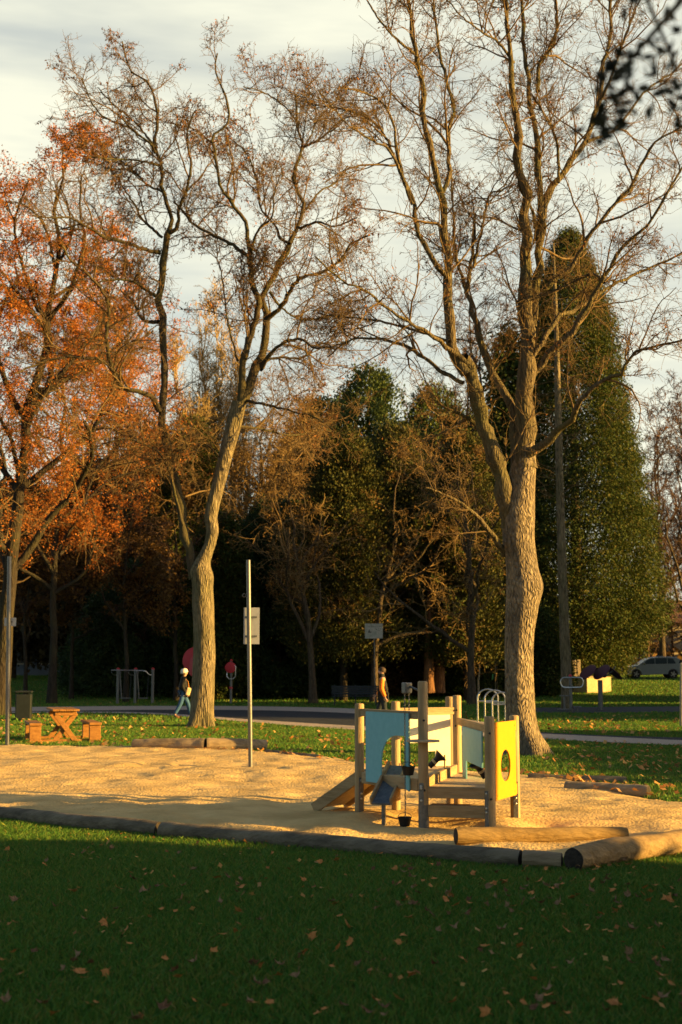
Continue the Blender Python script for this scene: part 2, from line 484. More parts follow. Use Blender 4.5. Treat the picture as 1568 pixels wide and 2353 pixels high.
def snoise(p, seed=0, f=1.0, oct=3):
    """cheap smooth noise, about -1..1, for arrays of points"""
    r = np.random.default_rng(seed)
    p = np.asarray(p, float) * f
    s = np.zeros(p.shape[:-1]); a = 1.0; tot = 0
    for o in range(oct):
        for _ in range(4):
            k = r.normal(size=p.shape[-1]); k /= np.linalg.norm(k) + 1e-9
            s += a * np.sin((p * k).sum(-1) * (1.6 ** o) * r.uniform(0.8, 1.7) * 2 + r.uniform(0, 6.3))
        tot += a * 2.2; a *= 0.6
    return s / tot
def in_poly(px, py, poly):
    px, py = np.asarray(px), np.asarray(py)
    ins = np.zeros(px.shape, bool)
    n = len(poly)
    for i in range(n):
        x1, y1 = poly[i][:2]; x2, y2 = poly[i - 1][:2]
        c = ((y1 > py) != (y2 > py)) & (px < (x2 - x1) * (py - y1) / (y2 - y1 + 1e-12) + x1)
        ins ^= c
    return ins
def poly_dist(px, py, poly):
    d = np.full(np.shape(px), 1e9)
    n = len(poly)
    for i in range(n):
        x1, y1 = poly[i - 1][:2]; x2, y2 = poly[i][:2]
        dx, dy = x2 - x1, y2 - y1
        t = np.clip(((px - x1) * dx + (py - y1) * dy) / (dx * dx + dy * dy + 1e-12), 0, 1)
        d = np.minimum(d, np.hypot(px - x1 - t * dx, py - y1 - t * dy))
    return d
#@@GROUND
# ================================================================== GROUND, SAND, PATHS
def smooth_line(pts, n=80):
    pts = np.array(pts, float)
    p = np.vstack([2 * pts[0] - pts[1], pts, 2 * pts[-1] - pts[-2]])
    out = []
    m = len(pts) - 1
    for t in np.linspace(0, m, n):
        i = min(int(t), m - 1); u = t - i
        a, b, c, d = p[i], p[i + 1], p[i + 2], p[i + 3]
        out.append(0.5 * ((2 * b) + (c - a) * u + (2 * a - 5 * b + 4 * c - d) * u * u + (3 * b - a - 3 * c + d) * u ** 3))
    return np.array(out)
back_px = [(-500, 1730), (0, 1719), (300, 1721), (480, 1727), (620, 1736), (800, 1752), (980, 1772), (1203, 1785), (1320, 1800), (1430, 1822), (1565, 1853), (1800, 1900)]
front_px = [(1800, 1915), (1568, 1948), (1440, 1975), (1290, 1975), (1050, 1962), (700, 1940), (370, 1905), (0, 1868), (-500, 1830)]
sand_poly = np.array([G(*q)[:2] for q in back_px + front_px])

ys = np.concatenate([np.linspace(-30, 5, 8), np.linspace(6, 40, 70), np.linspace(41, 110, 60), np.geomspace(115, 900, 18)])
xs = np.concatenate([-np.geomspace(900, 42, 14), np.linspace(-40, 40, 81), np.geomspace(42, 900, 14)])
XX, YY = np.meshgrid(xs, ys)
ZZ = gz(XX, YY)
nr, nc = XX.shape
idx = np.arange(nr * nc).reshape(nr, nc)
Fg = np.stack([idx[:-1, :-1], idx[:-1, 1:], idx[1:, 1:], idx[1:, :-1]], -1).reshape(-1, 4)
tag(mesh_np('ground', np.stack([XX, YY, ZZ], -1).reshape(-1, 3), Fg, M['ground']), kind='structure')

# sand: real hollows, ridges and footprints
def sand_h(x, y):
    q = np.stack([x, y], -1)
    h = 0.035 * snoise(q, 3, 0.55, 3) + 0.018 * snoise(q * np.array([1.0, 1.6]), 4, 2.4, 3) + 0.006 * np.abs(snoise(q, 5, 7.0, 3)) + 0.004 * snoise(q, 6, 22.0, 2)
    h += 0.05
    for (mx, my, s, a) in mounds:
        h += a * np.exp(-((x - mx) ** 2 + (y - my) ** 2) / s ** 2)
    return h
mounds = [(0.25, 13.7, 0.45, 0.05), (1.6, 13.1, 0.4, 0.04), (0.9, 13.6, 0.5, -0.05), (-2.1, 20.6, 0.35, 0.05), (0.6, 12.2, 0.6, -0.03)]
_r = np.random.default_rng(5)
for _ in range(420):
    mounds.append((_r.uniform(-7, 7), _r.uniform(11.5, 28), _r.uniform(0.07, 0.15), _r.uniform(-0.045, 0.012)))
sx = np.linspace(-13, 8.5, 560)
sy = np.concatenate([np.linspace(10.2, 16, 300), np.linspace(16.02, 34, 330)])
SX, SY = np.meshgrid(sx, sy)
ins = in_poly(SX, SY, sand_poly)
dd = poly_dist(SX, SY, sand_poly)
edge = np.where(ins, np.minimum(dd / 0.25, 1), 0)
SH = sand_h(SX, SY) * edge - np.where(ins, 0, np.minimum(dd * 0.6, 0.3)) + 0.02 * edge
keep = (ins | (dd < 0.25))
idx = np.arange(SX.size).reshape(SX.shape)
Fs = np.stack([idx[:-1, :-1], idx[:-1, 1:], idx[1:, 1:], idx[1:, :-1]], -1)
kq = keep[:-1, :-1] & keep[:-1, 1:] & keep[1:, 1:] & keep[1:, :-1]
Fs = Fs[kq]
used = np.unique(Fs)
remap = np.full(SX.size, -1); remap[used] = np.arange(len(used))
Vs = np.stack([SX, SY, SH], -1).reshape(-1, 3)[used]
tag(mesh_np('sand', Vs, remap[Fs], M['sand']), kind='structure')
def sand_z(x, y):
    return float(sand_h(np.array([x]), np.array([y]))[0]) + 0.02

def sheet(name, up_px, lo_px, dz, m, n=60):
    a = smooth_line([G(*q) for q in up_px], n); b = smooth_line([G(*q) for q in lo_px], n)
    V = []
    for t in (0, 0.25, 0.5, 0.75, 1):
        c = a * (1 - t) + b * t
        c[:, 2] = gz(c[:, 0], c[:, 1]) + dz
        V.append(c)
    V = np.array(V).reshape(-1, 3)
    idx = np.arange(5 * n).reshape(5, n)
    Fq = np.stack([idx[:-1, :-1], idx[1:, :-1], idx[1:, 1:], idx[:-1, 1:]], -1).reshape(-1, 4)
    o = mesh_np(name, V, Fq, m)
    return tag(o, kind='structure'), np.vstack([a, b[::-1]])
a_up = [(-300, 1638), (100, 1634), (340, 1631), (600, 1632), (830, 1640), (1000, 1655), (1240, 1683), (1600, 1697), (2100, 1712)]
a_lo = [(-300, 1641), (100, 1637), (340, 1639), (600, 1657), (830, 1671), (1000, 1680), (1240, 1688), (1600, 1705), (2100, 1722)]
_, path_poly = sheet('asphalt_path', a_up, a_lo, 0.012, M['asphalt'])
far_up = [(-300, 1628), (100, 1625), (340, 1623), (600, 1624), (830, 1630), (1000, 1644), (1240, 1681)]
far_lo = [(-300, 1638), (100, 1634.5), (340, 1632), (600, 1633), (830, 1641), (1000, 1656), (1240, 1684)]
_, far_poly = sheet('gravel_verge', far_up, far_lo, 0.018, M['gravel'])
near_up = [(-300, 1640), (100, 1636.5), (340, 1638.5), (600, 1656), (830, 1670), (1000, 1678), (1240, 1687), (1600, 1704), (2100, 1721)]
near_lo = [(-300, 1643), (100, 1639), (340, 1642), (600, 1663), (830, 1680), (1000, 1689), (1240, 1700), (1600, 1716), (2100, 1734)]
_, near_poly = sheet('gravel_verge', near_up, near_lo, 0.018, M['gravel'])
_, mat_poly = sheet('rubber_ground', [(1215, 1627), (1400, 1625), (1700, 1623)], [(1215, 1639), (1400, 1638), (1700, 1636)], 0.012, M['mat'])
# far road where the car stands
sheet('far_road', [(1380, 1556), (1500, 1556.5), (1760, 1556)], [(1380, 1561), (1500, 1561.5), (1760, 1561)], 0.012, M['asphalt'])

def off_paths(x, y):
    ok = ~in_poly(x, y, sand_poly)
    for p in (path_poly, far_poly, near_poly, mat_poly):
        ok &= ~in_poly(x, y, p)
    return ok
def blades(n, y0, y1, half, h, w, seed):
    r = np.random.default_rng(seed)
    y = np.sqrt(r.uniform(y0 * y0, y1 * y1, n)); x = r.uniform(-half, half, n) * y
    pn = snoise(np.stack([x, y], -1), 11, 0.8, 3)
    k = off_paths(x, y)
    x, y, pn = x[k], y[k], pn[k]
    n = len(x)
    hh = h * r.uniform(0.5, 1.2, n) * (1 + 0.35 * pn)
    a = r.uniform(0, 2 * np.pi, n)
    lean = r.normal(0, 0.55, (n, 2)) * hh[:, None]
    ww = w * r.uniform(0.6, 1.3, n)
    b = np.stack([x, y, gz(x, y)], -1)
    d = np.stack([np.cos(a) * ww, np.sin(a) * ww, 0 * a], -1)
    tip = b + np.stack([lean[:, 0], lean[:, 1], hh], -1)
    mid = b + np.stack([lean[:, 0] * .3, lean[:, 1] * .3, hh * .6], -1)
    V = np.stack([b - d, b + d, mid + d * .7, tip, mid - d * .7], 1).reshape(-1, 3)
    Fq = (np.arange(n) * 5)[:, None] + np.arange(5)[None]
    return V, Fq
parts = [blades(230000, 5.6, 14.5, 0.31, 0.050, 0.0042, 1), blades(150000, 14.5, 40, 0.30, 0.055, 0.010, 2), blades(120000, 40, 110, 0.30, 0.08, 0.03, 3)]
off = 0; VV, FF = [], []
for V, Fq in parts:
    VV.append(V); FF.append(Fq + off); off += len(V)
tag(mesh_np('grass', np.vstack(VV), np.vstack(FF), M['grass'], smooth=False), 'short green lawn grass around the sand and path', 'grass', kind='stuff')

# ------------------------------------------------------------------ fallen leaves
def leaf_outline(seed):
    r = random.Random(seed)
    pts = []
    for i in range(5):
        a = math.pi / 2 + (i - 2) * R(58) + r.uniform(-.1, .1)
        L = [0.55, 0.85, 1.0, 0.85, 0.55][i] * r.uniform(0.75, 1.05)
        if i: 
            am = a - R(29)
            pts.append((0.5 * math.cos(am), 0.5 * math.sin(am)))
        for da, k in ((-0.14, 0.72), (0, 1.0), (0.14, 0.72)):
            pts.append((L * k * math.cos(a + da), L * k * math.sin(a + da)))
    pts.append((0.04, -0.30)); pts.append((-0.02, -0.75)); pts.append((-0.05, -0.30))
    return pts[::-1] if False else pts
def leaf_mesh(name, seed, curl, m):
    r = random.Random(seed)
    o = leaf_outline(seed)
    vs = [(0, 0, 0)] + [(x, y, 0) for x, y in o]
    k1, k2 = r.uniform(-.4, .9) * curl, r.uniform(.2, 1.0) * curl
    vs = [(x * 0.5, y * 0.5, 0.5 * (k1 * x * x + k2 * y * y + 0.12 * curl * math.sin(5 * x + 3 * y + seed))) for x, y, z in vs]
    n = len(o)
    fs = [(0, 1 + i, 1 + (i + 1) % n) for i in range(n)]
    me = bpy.data.meshes.new(name)
    me.from_pydata(vs, [], fs)
    me.materials.append(m)
    return me
KINDS = [('flat_leaf', 0.5, 'leafdry', 'flat orange-brown maple leaf lying in the shaded foreground grass'),
         ('curled_leaf', 1.3, 'leafpale', 'curled pale tan maple leaf lying in the shaded foreground grass'),
         ('dark_leaf', 0.9, 'leafdark', 'crumpled dark brown leaf lying in the shaded foreground grass')]
lm = [[leaf_mesh('fallen_leaf', 10 * i + j, k[1], M[k[2]]) for j in range(4)] for i, k in enumerate(KINDS)]
lr = random.Random(21)
cnt = 0
spots = [(180, 2255, 1.5), (1160, 2040, 1.3), (1040, 2022, 1.1), (500, 2033, 1.0), (870, 1975, 1.0), (170, 2062, 1.2), (1085, 2020, .9), (1320, 2035, 1), (1530, 2010, .9), (1540, 2085, 1.2), (380, 2220, .9), (490, 2205, .9), (800, 2145, 1.1), (700, 2210, .9), (240, 2140, 1.1), (950, 2265, 1.2), (715, 2168, 1.1)]
while cnt < 290:
    if cnt < len(spots):
        x, y, s = spots[cnt]
    else:
        x, y = lr.uniform(-20, 1590), 1950 + 420 * lr.random() ** 0.8
        if lr.random() < 0.3: x = 900 + 650 * lr.random(); y = 2000 + 120 * lr.random()
        s = lr.uniform(0.55, 1.05)
    p = G(x, y)
    if cnt >= len(spots) and in_poly(p[0], p[1], sand_poly): continue
    i = lr.choices([0, 1, 2], [5, 3, 2])[0]
    if cnt < len(spots): i = 0
    o = bpy.data.objects.new('fallen_leaf', lr.choice(lm[i]))
    COL.objects.link(o)
    o.location = (p[0], p[1], p[2] + 0.045 + lr.random() * 0.015)
    o.scale = (0.105 * s,) * 3
    o.rotation_euler = (lr.gauss(0, .45), lr.gauss(0, .45), lr.uniform(0, 6.28))
    tag(o, KINDS[i][3], 'leaf', ['flat orange-brown leaves on the foreground grass', 'curled pale leaves on the foreground grass', 'dark crumpled leaves on the foreground grass'][i])
    cnt += 1
# the small ones further off: nobody could count them
def litter(n, seed):
    r = np.random.default_rng(seed)
    y = np.sqrt(r.uniform(16 ** 2, 62 ** 2, n)); x = r.uniform(-.3, .3, n) * y
    dens = 0.45 + 0.5 * snoise(np.stack([x, y], -1), 31, 0.25, 2)
    k = off_paths(x, y) & (r.random(n) < dens * np.clip((50 - y) / 22, 0.08, 1))
    yf = np.sqrt(r.uniform(6.2 ** 2, 16 ** 2, 700)); xf = r.uniform(-.3, .3, 700) * yf
    kf = off_paths(xf, yf) & (snoise(np.stack([xf, yf], -1), 33, 0.5, 2) > -.1)
    x = np.concatenate([x, xf]); y = np.concatenate([y, yf]); k = np.concatenate([k, kf])
    # drifts: along the back of the sand, at the foot of the trunk
    xs2 = r.uniform(-6, 6, 260); bl = smooth_line([G(*q) for q in back_px], 200)
    i = r.integers(30, 170, 260)
    x2 = bl[i, 0] + r.normal(0, .15, 260); y2 = bl[i, 1] + r.normal(-.15, .22, 260)
    x = np.concatenate([x[k], x2]); y = np.concatenate([y[k], y2])
    n = len(x)
    s = r.uniform(0.028, 0.062, n) * np.where((y < 16) & ~in_poly(x, y, sand_poly), .38, 1)
    a = r.uniform(0, 6.28, n)
    ins_ = in_poly(x, y, sand_poly)
    c = np.stack([x, y, gz(x, y) + np.where(ins_, 0.09, 0.045) + r.uniform(0, .02, n)], -1)
    u = np.stack([np.cos(a), np.sin(a), r.normal(0, .45, n)], -1); v = np.stack([-np.sin(a), np.cos(a), r.normal(0, .45, n)], -1)
    q = []
    for (p_, t_) in ((0, -1.1), (.55, -.35), (1.0, .1), (.4, .35), (0, 1.1), (-.45, .35), (-1.0, .15), (-.5, -.35)):
        q.append(c + u * (p_ * s)[:, None] + v * (t_ * s)[:, None])
    V = np.stack(q, 1).reshape(-1, 3)
    return V, (np.arange(n) * 8)[:, None] + np.arange(8)[None]
V, Fq = litter(15000, 9)
tag(mesh_np('leaf_litter', V, Fq, M['litter'], smooth=False), 'small yellow and brown fallen leaves strewn over the lawns round the sand', 'leaves', kind='stuff')
#@@TREES
# ================================================================== TREES
def norm(v): return v / (np.linalg.norm(v, axis=-1, keepdims=True) + 1e-9)
def resample(pts, n):
    s = smooth_line(pts, 6 * n)
    L = np.concatenate([[0], np.cumsum(np.linalg.norm(np.diff(s[:, :3], axis=0), axis=1))])
    t = np.linspace(0, L[-1], n)
    return np.stack([np.interp(t, L, s[:, i]) for i in range(s.shape[1])], -1)
def tubes(Pn, Rn, k):
    """many branches at once: Pn (B,n,3), Rn (B,n) -> vertices, quads"""
    B, n, _ = Pn.shape
    T = norm(np.gradient(Pn, axis=1))
    mt = norm(T.mean(1))
    ref = np.zeros((B, 3)); ref[np.arange(B), np.argmin(np.abs(mt), axis=1)] = 1
    U = norm(np.cross(T, ref[:, None, :])); Vv = np.cross(T, U)
    a = np.arange(k) * 2 * np.pi / k
    ring = Pn[:, :, None, :] + Rn[:, :, None, None] * (np.cos(a)[None, None, :, None] * U[:, :, None, :] + np.sin(a)[None, None, :, None] * Vv[:, :, None, :])
    i = np.arange(B)[:, None, None] * n * k + np.arange(n - 1)[None, :, None] * k
    j = np.arange(k)[None, None, :]; j2 = (j + 1) % k
    Fq = np.stack([i + j, i + j2, i + k + j2, i + k + j], -1).reshape(-1, 4)
    return ring.reshape(-1, 3), Fq
class Tub:
    def __init__(self): self.V, self.F, self.o = [], [], 0
    def add(self, V, Fq):
        self.V.append(V); self.F.append(Fq + self.o); self.o += len(V)
    def tubes(self, Pn, Rn, k): self.add(*tubes(Pn, Rn, k)); return self
    def build(self, name, m, root, smooth=True):
        V = np.vstack(self.V) - (root_loc(root) if root is not None else 0)
        return mesh_np(name, V, np.vstack(self.F), m, root, smooth)
def walk(st, d, L, n, gn, up, r):
    """crooked branches: start, direction, length -> (B,n,3)"""
    B = len(st)
    Pn = np.zeros((B, n, 3)); Pn[:, 0] = st
    step = (L / (n - 1))[:, None]
    d = norm(d)
    for i in range(1, n):
        d = norm(d + gn * r.normal(size=(B, 3)) + np.array([0, 0, 1.0]) * up)
        Pn[:, i] = Pn[:, i - 1] + d * step
    return Pn
def grow(Pp, Rp, cnt, Lf, rf, n, gn, up, r, tmin=0.15, ang=(30, 75), rmin=0.0, vert=0.0):
    """children of every parent branch: cnt per parent (array or number)"""
    B, m, _ = Pp.shape
    cnt = np.broadcast_to(np.asarray(cnt), (B,)).astype(int)
    idx = np.repeat(np.arange(B), cnt)
    t = r.uniform(tmin, 0.98, len(idx)) * (m - 1)
    i0 = np.minimum(t.astype(int), m - 2); u = (t - i0)[:, None]
    st = Pp[idx, i0] * (1 - u) + Pp[idx, i0 + 1] * u
    tg = norm(Pp[idx, i0 + 1] - Pp[idx, i0])
    pr = norm(np.cross(tg, r.normal(size=tg.shape)))
    a = np.radians(r.uniform(ang[0], ang[1], len(idx)))[:, None]
    d = norm(tg * np.cos(a) + pr * np.sin(a) + np.array([0, 0, vert]))
    rl = Rp[idx, i0] * (1 - u[:, 0]) + Rp[idx, i0 + 1] * u[:, 0]
    plen = np.linalg.norm(np.diff(Pp, axis=1), axis=2).sum(1)[idx]
    L = Lf(plen, t / (m - 1), r)
    Pn = walk(st, d, L, n, gn, up, r)
    r0 = np.maximum(np.minimum(rl * 0.7, rf * (L ** 0.8)), rmin)
    Rn = r0[:, None] * np.linspace(1, 0.35, n)[None] ** 1.0
    Rn = np.maximum(Rn, rmin * 0.7)
    return Pn, Rn
def leaves_at(pos, size, r, hang=0.6, aspect=0.5):
    """small four-cornered leaves"""
    n = len(pos)
    s = size * r.uniform(0.6, 1.35, n)
    d = norm(r.normal(size=(n, 3)) * np.array([1, 1, 0.7]) + np.array([0, 0, -hang]))
    w = norm(np.cross(d, r.normal(size=(n, 3))))
    V = np.stack([pos, pos + d * (s * .5)[:, None] + w * (s * aspect * .5)[:, None], pos + d * s[:, None], pos + d * (s * .5)[:, None] - w * (s * aspect * .5)[:, None]], 1).reshape(-1, 3)
    return V, np.arange(n * 4).reshape(n, 4)
def along(Pn, k, r, tmin=0.2):
    B, n, _ = Pn.shape
    idx = r.integers(0, B, k); t = r.uniform(tmin, 1, k) * (n - 1)
    i0 = np.minimum(t.astype(int), n - 2); u = (t - i0)[:, None]
    return Pn[idx, i0] * (1 - u) + Pn[idx, i0 + 1] * u

def limbs(spec, Y0, r, n=26):
    """traced limbs: (pixels, width at start, width at end, how far it leans towards or away)"""
    Ps, Rs = [], []
    for pts, w0, w1, dy in spec:
        m = len(pts)
        L = []
        for i, (x, y) in enumerate(pts):
            t = i / (m - 1)
            d0, d1 = dy if hasattr(dy, '__len__') else (0, dy)
            Y = Y0 + d0 + (d1 - d0) * t
            L.append([*P(x, y, Y), (w0 + (w1 - w0) * t ** 0.8) * 0.45 * Y / F])
        q = resample(L, n)
        k = np.linalg.norm(np.diff(q[:, :3], axis=0), axis=1).sum() / n
        jit = r.normal(size=(n, 3)) * np.minimum(0.09 * k, 0.45 * q[:, 3:4])
        jit[0] = 0
        q[:, :3] += jit
        q[:, 3] *= 1 + 0.10 * r.normal(size=n).clip(-1.5, 1.5)
        Ps.append(q[:, :3]); Rs.append(np.maximum(q[:, 3], 0.006))
    return np.array(Ps), np.array(Rs)
def trunk_mesh(spec, Y0, n, k, seed, flare=None, rough=0.05, burl=()):
    """the bole: traced widths, with lumps and hollows"""
    L = [[*P(x, y, Y0), w * 0.5 * Y0 / F] for x, y, w in spec]
    q = resample(L, n)
    V, Fq = tubes(q[None, :, :3], q[None, :, 3], k)
    c = np.repeat(q[:, :3], k, axis=0)
    d = V - c
    rr = np.linalg.norm(d, axis=1, keepdims=True)
    dn = d / (rr + 1e-9)
    s = snoise(np.concatenate([dn * 1.0, (V[:, 2:3]) * 0.9], 1), seed, 1.1, 3) + 0.5 * snoise(np.concatenate([dn * 2.6, V[:, 2:3] * 1.2], 1), seed + 1, 1.3, 3)
    g = snoise(np.concatenate([dn * 5.0, V[:, 2:3] * 0.7], 1), seed + 2, 1.6, 2)
    V = c + d * (1 + rough * s + 0.03 * g)[:, None]
    if flare:
        zb, zh, am = flare
        t = np.clip(1 - (V[:, 2] - zb) / zh, 0, 1) ** 2.2
        an = np.arctan2(dn[:, 1], dn[:, 0])
        V[:, :2] += dn[:, :2] * (t * am * (0.45 + 0.55 * np.cos(an * 4 + seed)) * rr[:, 0])[:, None]
    for (px, py, rad, amp) in burl:
        b = P(px, py, Y0 - 0.15)
        w = np.exp(-((V - b) ** 2).sum(1) / rad ** 2)
        V += dn * (amp * w)[:, None]
    return V, Fq

# ---------------------------------------------------------------- the right-hand big tree
def h8(*p): return [(784 + x / 2, y / 2) for x, y in p]
def h7(*p): return [(x / 2, y / 2) for x, y in p]
YR = 24.7
rr_ = np.random.default_rng(101)
base = P(1200, 1728, YR)
tr = thing('bare_tree', 'large bare tree with thick flaky sunlit trunk standing behind the play frame', 'tree', base, 'tall bare trees by the sand')
tb = Tub()
tb.add(*trunk_mesh([(1204, 1745, 84), (1203, 1715, 80), (1199, 1680, 72), (1195, 1620, 67), (1193, 1540, 66), (1195, 1450, 68), (1201, 1385, 76), (1203, 1345, 80), (1199, 1300, 74), (1193, 1240, 72), (1192, 1190, 76), (1196, 1140, 70), (1203, 1080, 60), (1206, 1045, 52), (1207, 1015, 44), (1207, 985, 34)], YR, 130, 36, 5, flare=(0, 0.9, 0.85), burl=[(1232, 1350, 0.25, 0.06), (1165, 1250, 0.2, 0.05)]))
tb.build('trunk', M['bark_r'], tr)
SP = [
 (h8((780, 2420), (762, 2320), (735, 2180), (700, 2080), (650, 1940), (615, 1790), (590, 1690), (560, 1640)), 50, 36, (0, -0.6)),
 (h8((575, 1720), (500, 1560), (490, 1400), (490, 1250), (470, 1050), (460, 880), (420, 700), (390, 550), (370, 400), (350, 250), (320, 120), (295, -60)), 30, 9, (-.6, -1.5)),
 (h8((495, 1290), (440, 1220), (360, 1080), (330, 920), (270, 760), (250, 600), (200, 480), (100, 420), (0, 400)), 17, 4, (-.9, -2.5)),
 (h8((590, 1680), (480, 1590), (380, 1520), (280, 1460), (180, 1390), (100, 1330), (0, 1285), (-120, 1180)), 14, 4, (-.6, -3)),
 (h8((560, 1760), (430, 1680), (320, 1600), (200, 1560), (100, 1555), (20, 1580), (-60, 1640)), 12, 4, (-.6, 1.6)),
 (h8((500, 1570), (440, 1550), (250, 1490), (100, 1465), (0, 1455), (-110, 1440)), 10, 3, (-.8, .8)),
 (h8((830, 2140), (806, 2020), (765, 1840), (690, 1700), (640, 1550), (600, 1430), (580, 1330), (605, 1150), (612, 980)), 32, 7, (0, 1.0)),
 (h8((608, 1230), (650, 1050), (680, 900), (740, 870), (820, 840)), 9, 3, (.8, 1.8)),
 (h8((580, 1340), (540, 1220), (520, 1080), (512, 900), (505, 800)), 11, 4, (.8, 0.4)),
 (h8((842, 2160), (846, 2020), (849, 1850), (845, 1700), (858, 1550), (852, 1400), (858, 1200), (848, 1000), (830, 800), (802, 600), (800, 450), (772, 200), (748, -60)), 62, 10, (0, -.5)),
 (h8((880, 1500), (905, 1250), (922, 1050), (912, 850), (905, 700), (880, 550), (868, 400), (840, 200), (830, -60)), 24, 9, (.2, .9)),
 (h8((905, 1100), (940, 920), (1000, 830), (1050, 750), (1130, 640), (1180, 480), (1200, 330), (1230, 200), (1245, -50)), 22, 8, (.4, 1.8)),
 (h8((868, 1740), (960, 1620), (1060, 1530), (1140, 1400), (1220, 1260), (1300, 1130), (1400, 1040), (1480, 920), (1600, 720)), 20, 5, (0, -2.2)),
 (h8((880, 1640), (1000, 1460), (1080, 1420), (1250, 1310), (1400, 1240), (1600, 1150)), 14, 5, (0, 2.0)),
 (h8((860, 2085), (950, 2030), (1010, 1970), (1060, 1930), (1080, 1880), (1130, 1820), (1200, 1750), (1280, 1720), (1350, 1620), (1450, 1590), (1600, 1560)), 24, 5, (-.2, -2.5)),
 (h8((920, 1340), (1060, 1220), (1130, 1100), (1220, 980), (1330, 860), (1400, 720), (1460, 640), (1600, 570)), 15, 5, (.3, -1.2)),
 (h8((905, 420), (912, 300), (980, 190), (992, 60), (970, -60)), 13, 8, (.6, 1.4)),
 (h8((795, 290), (730, 200), (650, 150), (560, 80), (470, -20)), 9, 3, (-.3, -1.6)),
 (h8((462, 890), (500, 780), (490, 620), (518, 520), (480, 350), (440, 150), (425, -60)), 13, 6, (-1, .3)),
 (h8((630, 1960), (580, 1920), (520, 1890), (480, 1905), (440, 1910)), 10, 7, (0, -.7)),
 ([(1160, 1275), (1135, 1232), (1100, 1190), (1072, 1165), (1030, 1140), (980, 1120)], 18, 4, (0, -1.2)),
 (h8((350, 255), (280, 200), (190, 110), (100, -30)), 9, 4, (-1.3, -2.4)),
 (h8((300, 860), (200, 620), (120, 540), (0, 500), (-140, 480)), 9, 3, (-1.6, -.5)),
 (h8((330, 940), (230, 700), (130, 640), (20, 560), (-100, 420)), 9, 3, (-1.6, -3.2)),
 (h8((800, 620), (820, 850), (880, 970), (890, 1050)), 8, 7, (-.4, .2)),
 (h8((1000, 840), (990, 640), (920, 500), (880, 440)), 9, 4, (.6, .2)),
 (h8((1130, 650), (1250, 600), (1400, 420), (1500, 350), (1620, 250)), 9, 3, (1, 2.4)),
 (h8((1180, 490), (1250, 330), (1330, 100), (1400, -50)), 9, 4, (1, 0)),
 (h8((1210, 1300), (1150, 1260), (1000, 1330), (900, 1360)), 8, 5, (-1, -.2)),
]
PL, RL = limbs(SP, YR, rr_)
tb = Tub().tubes(PL, RL, 10)
tb.build('limb', M['limb_r'], tr)
def crown_from(PL, RL, r, root, d1=1.5, L1=(1.0, 2.6), gn=(0.15, 0.20, 0.25), up=(0.05, 0.02, 0.0), c2=9, c3=5, rm=0.0035, seeds=3000, seedsize=0.05, twigm='twig', seedm='seed', skip=0, L2=.46, L3=.55, tmin=.2):
    ln = np.linalg.norm(np.diff(PL, axis=1), axis=2).sum(1)
    c1 = np.round(ln * d1).astype(int).clip(2, 90)
    if skip: c1[:skip] = (c1[:skip] * 0.3).astype(int)
    P1, R1 = grow(PL, RL, c1, lambda p, t, r: r.uniform(L1[0], L1[1], len(t)) * (1.15 - .6 * t), 0.016, 9, gn[0], up[0], r, tmin, rmin=rm * 1.8, vert=.12)
    P2, R2 = grow(P1, R1, c2, lambda p, t, r: p * r.uniform(L2 * .6, L2 * 1.25, len(t)) * (1.15 - .5 * t), 0.011, 7, gn[1], up[1], r, 0.12, rmin=rm * 1.3)
    P3, R3 = grow(P2, R2, c3, lambda p, t, r: p * r.uniform(L3 * .6, L3 * 1.3, len(t)), 0.008, 5, gn[2], up[2], r, 0.15, rmin=rm)
    tw = Tub().tubes(P1, R1, 5).tubes(P2, R2, 3).tubes(P3, R3, 3)
    tw.build('branches', M[twigm], root)
    if seeds:
        # seed bunches hang in patches rather than evenly
        pos = along(P3, seeds * 3, r, 0.3)
        pn = snoise(pos, 77, 0.7, 3)
        pos = pos[pn > 0.0][:seeds]
        V, Fq = leaves_at(pos, seedsize, r, 1.2, 0.45)
        t = Tub(); t.add(V, Fq)
        t.build('seeds', M[seedm], root, smooth=False)
    return P1, P2, P3
crown_from(PL, RL, rr_, tr, d1=3.4, L1=(0.6, 2.2), c2=11, c3=5, rm=0.0042, seeds=5000, seedsize=0.06, skip=1)

# ---------------------------------------------------------------- the left-hand big tree
YL = 36.7
rl_ = np.random.default_rng(202)
base = P(465, 1668, YL)
tl = thing('bare_tree', 'bare tree with forked trunk and a knotted bend, path and walker beside it', 'tree', base, 'tall bare trees by the sand')
tb = Tub()
tb.add(*trunk_mesh([(462, 1685, 62), (463, 1665, 58), (466, 1620, 54), (468, 1560, 52), (470, 1500, 50), (469, 1440, 48), (467, 1390, 49), (466, 1350, 47), (464, 1318, 46), (466, 1295, 36), (475, 1270, 28), (484, 1245, 26), (488, 1215, 28), (485, 1189, 29), (490, 1160, 30), (502, 1115, 31), (518, 1049, 32), (529, 1005, 35), (541, 960, 36), (550, 925, 34)], YL, 120, 30, 15, flare=(0, 0.8, 0.45), rough=0.05, burl=[(480, 1325, .22, .07), (450, 1310, .25, .07), (496, 1222, .15, .05)]))
tb.build('trunk', M['bark_l'], tl)
